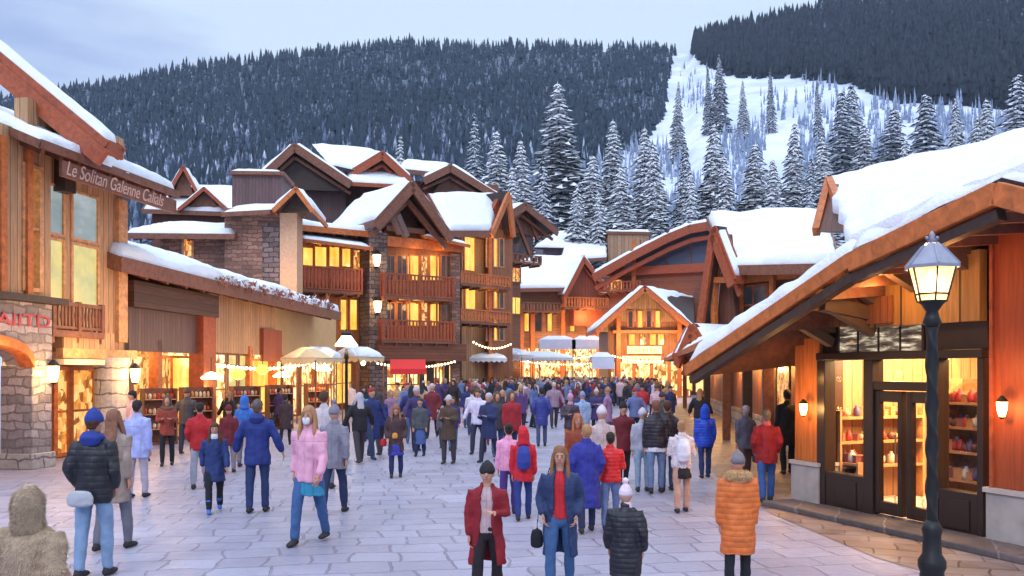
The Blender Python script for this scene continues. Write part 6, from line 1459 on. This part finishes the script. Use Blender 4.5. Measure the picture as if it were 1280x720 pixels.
person(357, 26.5, 170, 1.5, 'person in a brownish black coat between the navy jacketed man and pink jacketed woman', (.05, .03, .04), BLACK, [('short', DH)], .2, 'down', .55)
person(386, 11.3, -12, 1.76, 'long haired woman in a pink jacket and white face mask walking toward the view', PINK, (.05, .12, .30), [('long', BLH), ('mask', WHITEC)], .30, 'walk', .80, .018, .015, cmat=CLOTH, skirt=(.62, .84, (.03, .25, .42)), face=True)
person(418, 13.7, 172, 1.66, 'person in a patchy grey jacket with a white bag behind the pink jacketed woman', (.24, .22, .28), (.02, .03, .09), [('pom', (.25, .22, .28))], .28, 'walk', .74, .02, extras=(bag(WHITEC, 'white shopping bag held low beside the pink jacketed woman', (-.2, -.10, .78), (.12, .05, .13), False, 'shopping_bag'),))
person(405, 16.5, 175, 1.82, 'tall person in a pale cream coat behind the pink jacketed woman', (.60, .52, .55), (.2, .2, .26), [('short', BH)], .15, 'hold', .6, .02)
person(452, 27.8, 178, 1.60, 'person in a teal blue puffy jacket and grey trousers right of the black post lamp', TEAL, (.09, .09, .14), [('short', DH)], .12, 'out', .85, .05)
person(495, 18.4, 6, 1.50, 'woman in a brown coat over a blue skirt with a little yellow bag', (.07, .035, .04), NAVY, [('long', (.30, .12, .05)), ('beanie', (.3, .12, .08))], .10, 'pocket', .62, .02, .0, skirt=(.52, .86, (.05, .05, .40)), extras=(bag((.75, .30, .05), 'small orange yellow bag at the waist of the woman in brown and blue', (-.02, -.17, 1.02), (.07, .04, .06), False), bag(RED, 'red bag hanging from the arm of the woman in brown and blue', (-.30, .0, .85), (.08, .05, .08), False)), group='people walking in the street')
person(525, 23.0, -5, 1.50, 'person in a dark grey green jacket and long blue skirt, mid crowd', (.08, .09, .10), NAVY, [('short', BH)], .1, 'down', .8, .02, skirt=(.35, .84, (.07, .12, .32)))
person(566, 24.8, 10, 1.50, 'person in a deep violet jacket and steel blue jeans walking forward alone', (.05, .03, .16), (.12, .18, .34), [('long', BH)], .22, 'down', .72, .02)
person(553, 25.4, 200, 1.2, 'child in a grey jacket at the side of the violet jacketed walker', (.2, .18, .24), (.06, .06, .1), [('beanie', (.3, .25, .3))], .22, 'down', .8)
person(609, 8.35, -4, 1.32, 'person in a long open crimson coat, black hat and pale shirt facing the view', (.26, .008, .018), (.018, .012, .015), [('beanie', BLACK), ('short', DH)], .16, ('down', 'hold'), .50, .012, .02, open_=True, cmat=CLOTH, shirt=(.55, .38, .40), wide=1.08)
person(700, 8.75, -6, 1.45, 'woman with long brown hair, open navy coat over a red top and jeans', (.025, .045, .13), (.05, .12, .28), [('long', (.26, .11, .05))], .22, 'pocket', .46, .022, .01, open_=True, cmat=CLOTH, shirt=(.60, .02, .03), extras=(bag(BLACK, 'small black bag swinging at the hip of the woman in the navy coat', (-.28, .02, .66), (.08, .05, .10), True),))
person(782, 7.9, 172, 1.16, 'child in a black coat and pale pink knitted hat seen from behind', (.014, .012, .02), (.02, .02, .03), [('pom', (.80, .62, .70)), ('scarf', (.7, .55, .62))], .15, 'walk', .55, .05, .01)
person(922, 8.7, 180, 1.38, 'person in a long orange quilted coat with a tan fur hood and black leggings', ORNG, BLACK, [('furcollar', (.72, .42, .20)), ('beanie', (.22, .18, .20)), ('hooddown', (.72, .40, .18))], .06, 'down', .50, .045, .01, cmat=QUILT, extras=(furtrim(5000, (.80, .50, .26)),))
person(733, 12.1, 184, 1.46, 'person in a long royal blue coat seen from behind', (.03, .035, .28), (.02, .03, .08), [('short', BLH)], .2, 'pocket', .40, .045, .02, cmat=CLOTH)
person(763, 12.3, 176, 1.34, 'person in a short vivid red jacket and light jeans, dark haired', (.68, .012, .015), (.12, .17, .34), [('short', DH)], .15, 'hold', .86, .03, .02)
person(722, 14.4, 10, 1.5, 'person with auburn hair just behind the royal blue coat', (.30, .06, .03), BROWN, [('long', (.45, .14, .05))], .2, 'down', .7)
person(752, 14.3, 190, 1.62, 'person in a pale patterned coat between the royal blue coat and the black hat', (.55, .42, .42), (.05, .05, .12), [('beanie', (.7, .6, .65))], .2, 'down', .7)
person(779, 17.2, 8, 1.58, 'person in a maroon jacket with a big round black fur hat', MAROON, (.03, .02, .03), [('pom', (.01, .01, .012)), ('short', (.012, .01, .012))], .2, 'down', .72, .02)
person(654, 13.1, 182, 1.36, 'person in a red coat and blue jeans wearing a blue rucksack', (.62, .015, .03), (.02, .04, .20), [('hood', (.62, .015, .03))], .22, 'down', .74, .02, extras=(backpack((.03, .05, .30), 'blue rucksack on the back of the red coated walker'),))
person(636, 13.6, 182, 1.38, 'person in a candy pink jacket and purple trousers at the side of the red coat', (.85, .35, .55), (.07, .03, .20), [('bun', DH)], .15, 'down', .85, .02)
person(852, 13.8, 182, 1.42, 'woman in a fluffy pinkish white jacket, black shorts and bare legs', (.72, .62, .66), (.55, .30, .22), [('bun', BLH)], .14, 'hold', .86, .03, cmat=FUR, skirt=(.66, .88, (.012, .01, .015)), extras=(furcoat(1500, (.8, .7, .74), .03), backpack((.75, .72, .8), 'small white rucksack on the back of the fluffy jacketed woman')))
person(820, 16.0, 178, 1.66, 'person in a black jacket and washed jeans, left one of a close pair', (.02, .015, .025), (.13, .20, .36), [('short', (.20, .08, .05))], .12, 'down', .86, .03, skirt=(.78, .90, (.6, .58, .66)))
person(834, 16.3, 182, 1.64, 'person in a black jacket and dark jeans, right one of a close pair', (.02, .015, .025), (.05, .07, .15), [('short', BH)], .12, 'down', .86, .03)
person(803, 16.2, 180, 1.5, 'person in faded grey jacket and pale jeans beside the close pair in black', (.40, .40, .48), (.25, .33, .45), [('beanie', (.55, .52, .6))], .08, 'down', .86, .01)
person(881, 18.3, 182, 1.48, 'person in a bright cobalt blue puffy jacket and navy jeans near the arcade', (.01, .06, .55), (.02, .035, .13), [('hood', (.01, .06, .55))], .16, 'down', .74, .05)
person(958, 14.9, 176, 1.55, 'man in a wine red jacket and blue jeans under the arcade eave', (.28, .01, .015), (.03, .10, .33), [('short', (.15, .12, .09)), ('scarf', (.5, .12, .12))], .22, 'pocket', .74, .035, .01, cmat=CLOTH)
person(932, 18.0, 188, 1.5, 'person in a slate grey jacket walking ahead of the man in wine red', (.10, .09, .13), (.10, .06, .06), [('short', (.35, .32, .34))], .2, 'down', .72, .02, extras=(bag((.08, .06, .09), 'dark carrier bag held by the slate grey jacketed walker', (-.28, .0, .55), (.12, .07, .12), False, 'carrier_bag'),))
person(984, 19.0, 175, 1.80, 'tall dark figure close to the orange timber pier at the shop corner', (.012, .01, .012), (.01, .01, .012), [('short', (.015, .01, .01))], .18, 'down', .6, .02)
person(677, 26.0, 182, 1.72, 'man in a deep blue coat and slate trousers walking away alone in the open', (.03, .045, .26), (.07, .08, .17), [('short', DH)], .16, 'pocket', .62, .025)
person(628, 28.5, 5, 1.6, 'fair haired person in a black jacket and jeans near the centre', (.03, .03, .06), (.03, .05, .14), [('long', (.5, .28, .15))], .2, 'pocket', .74, .02)
person(613, 26.6, 5, 1.28, 'small person with red trousers and a pale jacket near the centre', (.55, .4, .5), (.25, .01, .03), [('short', BH)], .2, 'down', .86)
person(651, 31.5, 3, 1.75, 'fair haired person in a plum jacket and dark trousers in the middle distance', (.10, .05, .18), (.03, .03, .06), [('long', (.5, .35, .2))], .2, 'down', .7)
person(590, 30.5, 182, 1.6, 'person in a pale fleece and dark jeans beside the plum jacket', (.65, .62, .7), (.03, .04, .1), [('short', BH)], .22, 'walk', .86)
person(728, 24.6, 180, 1.62, 'person in a checked pale blue coat at the edge of the crowd', (.30, .40, .62), (.3, .4, .6), [('beanie', (.25, .3, .5))], .12, 'down', .42, .02)
person(713, 23.0, 8, 1.6, 'person in a wide mauve scarf and dark coat with tan trousers', (.06, .03, .05), (.45, .16, .05), [('scarf', (.55, .3, .5)), ('pom', (.5, .3, .45))], .12, 'hold', .78, .03)

# ---- the crowd: variants of a lighter build, coat colour per person
def crowd_mesh(i):
    rg = random.Random(900+i); s = pose(rg.uniform(.08, .34), rg.choice(['walk', 'pocket', 'down', 'out', 'hold'])); hem = rg.choice([.8, .78, .6, .5, .72]); 
    parts = [(remesh(g_body(s, False), .030, 1), 0), (remesh(g_coat(s, hem, rg.uniform(.015, .04), rg.uniform(0, .02)), .030, 1, .008), 1), (remesh(g_legs(s, .006), .030, 1), 2), (remesh(g_shoes(s), .030, 1), 2), (remesh(g_head(s, rg.choice(['short', 'long', 'beanie', 'hood', 'pom', 'short', 'long'])), .022, 1), 3)]
    V = []; Fs = []; M = []
    for me, mi in parts:
        off = len(V); V += [tuple(v.co) for v in me.vertices]; Fs += [tuple(off+k for k in p.vertices) for p in me.polygons]; M += [mi]*len(me.polygons); bpy.data.meshes.remove(me)
    me = bpy.data.meshes.new('person'); me.from_pydata(V, [], Fs)
    for m_ in (SKIN, R_COAT, R_TROUS, R_HAIR): me.materials.append(m_)
    me.polygons.foreach_set('material_index', M); me.polygons.foreach_set('use_smooth', [True]*len(Fs)); me.update(); return me
CM = [crowd_mesh(i) for i in range(12)]
CC = [('black', (.014, .013, .02)), ('navy blue', (.02, .03, .13)), ('maroon', (.15, .015, .03)), ('dark violet', (.06, .035, .14)), ('charcoal grey', (.06, .055, .07)), ('brown', (.10, .05, .035)), ('pale pink', (.62, .42, .48)), ('white', (.68, .66, .74)), ('steel blue', (.12, .18, .36)), ('red', (.42, .02, .03)), ('tan', (.42, .27, .17)), ('mauve', (.30, .19, .30))]
CWT = [7, 7, 3, 5, 4, 3, 2, 3, 3, 1.2, 2, 2]
ANCH = [((-10.5, 27), 'before the long shop'), ((-8.6, 36), 'near the cream canopies'), ((-6, 32), 'by the black post lamp'), ((-6.5, 47), 'under the hotel balconies'), ((-5.2, 48.5), 'by the red awning'), ((-3, 54), 'at the foot of the tower house'), ((0, 58), 'before the snowy canopies'), ((0, 30), 'in the open middle of the square'), ((2.5, 40), 'in the thick of the crowd'), ((6.5, 30), 'at the arcade posts'), ((8, 42), 'at the far arcade posts'), ((8.5, 55), 'before the gabled shop'), ((-2.5, 40), 'left of the crowd centre'), ((4, 28), 'between the square centre and the arcade')]
placed = [(o.location.x, o.location.y) for o in COL.objects if o.name.startswith('person')]
rg = random.Random(2024); used = set(); far = 0; mid = 0
GARM = ['coat', 'jacket', 'anorak', 'parka', 'overcoat', 'fleece']
def lim(Y):
    lo_ = -11.2+.107*(Y-25.5)+1.4 if Y < 46 else (-7.6+(Y-46)*.35 if Y < 60 else -2.4)
    hi_ = 5.3+.127*(Y-15.5)-.9 if Y < 58 else 9.6
    return lo_, hi_
def drop(Y, X_, tries=0):
    if any((X_-a)**2+(Y-b)**2 < (.42 if Y > 36 else .6)**2 for a, b in placed): return None
    placed.append((X_, Y)); return True
n_far, n_mid = 195, 46
k = 0
while (far < n_far or mid < n_mid) and k < 20000:
    k += 1; isfar = rg.random() < .7
    Y = rg.uniform(38, 74) if isfar else rg.uniform(21, 38)
    if isfar and Y < 55 and rg.random() < .78: continue
    if isfar and far >= n_far or (not isfar) and mid >= n_mid: continue
    lo_, hi_ = lim(Y); X_ = rg.uniform(lo_, hi_)
    px = 640+X_/Y*F
    if not isfar and 640 < px < 720 and Y < 30: continue
    if not isfar and px < 470 and rg.random() < .6: continue
    if not isfar and 700 < px < 860 and Y < 27 and rg.random() < .7: continue
    ci = rg.choices(range(12), CWT)[0]; cname, col = CC[ci]
    if not drop(Y, X_): continue
    o = bpy.data.objects.new('person', CM[rg.randrange(12)]); COL.objects.link(o); o.location = (X_, Y, 0); o.rotation_euler = (0, 0, rg.choice([0, math.pi])+rg.gauss(0, .5)); sz = rg.uniform(.90, 1.04); o.scale = (sz*1.04, sz*1.04, sz)
    o.color = (*[c*rg.uniform(.85, 1.15) for c in col], 1)
    if isfar: tag(o, 'distant walker in a %s coat within the packed crowd before the far shops' % cname, 'person', 'distant walkers in %s coats' % cname); far += 1
    else:
        an = sorted(ANCH, key=lambda a: (a[0][0]-X_)**2+(a[0][1]-Y)**2)
        av = 'facing the view' if abs(((o.rotation_euler.z+math.pi) % (2*math.pi))-math.pi) < 1.57 else 'walking away'
        for q in range(len(GARM)*3):
            lab = '%s person in a %s %s %s %s' % (('', 'single', 'lone')[q//len(GARM)], cname, 'coat' if q == 0 else GARM[q % len(GARM)], av, an[0][1]); lab = lab.strip()
            if lab not in used: break
        used.add(lab); tag(o, lab, 'person', 'people in the middle distance'); mid += 1

# ---- the rest of the far crowd reads as one mass
LOWP = []
for i in range(8):
    rg2 = random.Random(300+i); sp = pose(rg2.uniform(.05, .3), rg2.choice(['pocket', 'down', 'walk'])); m = MB(); g_coat(sp, rg2.choice([.78, .6, .5]), .02, .01).v
    parts = [(remesh(g_coat(sp, rg2.choice([.78, .6, .5]), .02, .01), .05, 1), 0), (remesh(g_legs(sp, .008), .05, 1), 1), (remesh(g_body(sp, False), .05, 1), 2), (remesh(g_head(sp, rg2.choice(['short', 'long', 'beanie'])), .035, 1), 3)]
    V = []; Q = []; K = []
    for me, mi in parts:
        off = len(V); V += [tuple(v.co) for v in me.vertices]; K += [mi]*len(me.vertices); Q += [tuple(off+k for k in p.vertices) for p in me.polygons]
    LOWP.append((np.array(V), Q, K))
V = []; Q = []; CA = []; off = 0; cnt = 0; rg2 = random.Random(77)
while cnt < 260:
    Y = rg2.uniform(54, 75); lo_, hi_ = lim(Y); X_ = rg2.uniform(lo_, hi_)
    if not drop(Y, X_): 
        if rg2.random() < .002: break
        continue
    v, q, kk_ = LOWP[cnt % 8]; a = rg2.choice([0, math.pi])+rg2.gauss(0, .5); sz = rg2.uniform(.92, 1.06); ca, sa = math.cos(a)*sz, math.sin(a)*sz
    V.append(np.stack([v[:, 0]*ca-v[:, 1]*sa+X_, v[:, 0]*sa+v[:, 1]*ca+Y, v[:, 2]*sz], 1)); Q += [tuple(off+k for k in p) for p in q]; off += len(v); cnt += 1
    c0 = CC[rg2.choices(range(12), CWT)[0]][1]; c1 = rg2.choice([(.02, .02, .03), (.04, .07, .16), (.1, .1, .12)]); c2 = (.55, .27, .18); c3 = rg2.choice([(.03, .02, .015), (.12, .06, .03), (.35, .2, .1), (.4, .38, .42)])
    for k in kk_: CA += [*((c0, c1, c2, c3)[k]), 1]
me = bpy.data.meshes.new('crowd'); me.from_pydata([tuple(p) for p in np.concatenate(V)], [], Q); at_ = me.color_attributes.new('tint', 'FLOAT_COLOR', 'POINT'); at_.data.foreach_set('color', CA); me.polygons.foreach_set('use_smooth', [True]*len(Q))
m_, N_, L_2, P_2 = newmat('crowd_clothes'); an_ = nn(N_, 'Attribute', attribute_name='tint'); L_2.new(an_.outputs['Color'], P_2.inputs['Base Color']); P_2.inputs['Roughness'].default_value = .85; me.materials.append(m_)
o = bpy.data.objects.new('crowd', me); COL.objects.link(o); tag(o, 'packed mass of the farthest walkers at the end of the street', 'crowd', kind='stuff')
# ---- the cold evening air: faint haze between here and the mountain
m_ = bpy.data.materials.new('haze_air'); m_.use_nodes = True; nd = m_.node_tree; nd.nodes.clear(); ou = nd.nodes.new('ShaderNodeOutputMaterial'); pv = nd.nodes.new('ShaderNodeVolumePrincipled')
pv.inputs['Color'].default_value = (.62, .76, 1, 1); pv.inputs['Density'].default_value = .00015; pv.inputs['Anisotropy'].default_value = .2; nd.links.new(pv.outputs[0], ou.inputs['Volume'])
hz = MB().box(-1190, 1350, -62, 860, -1.4, 420).build('haze', m_); tag(hz, kind='stuff', label='thin cold blue evening haze in front of the mountain')
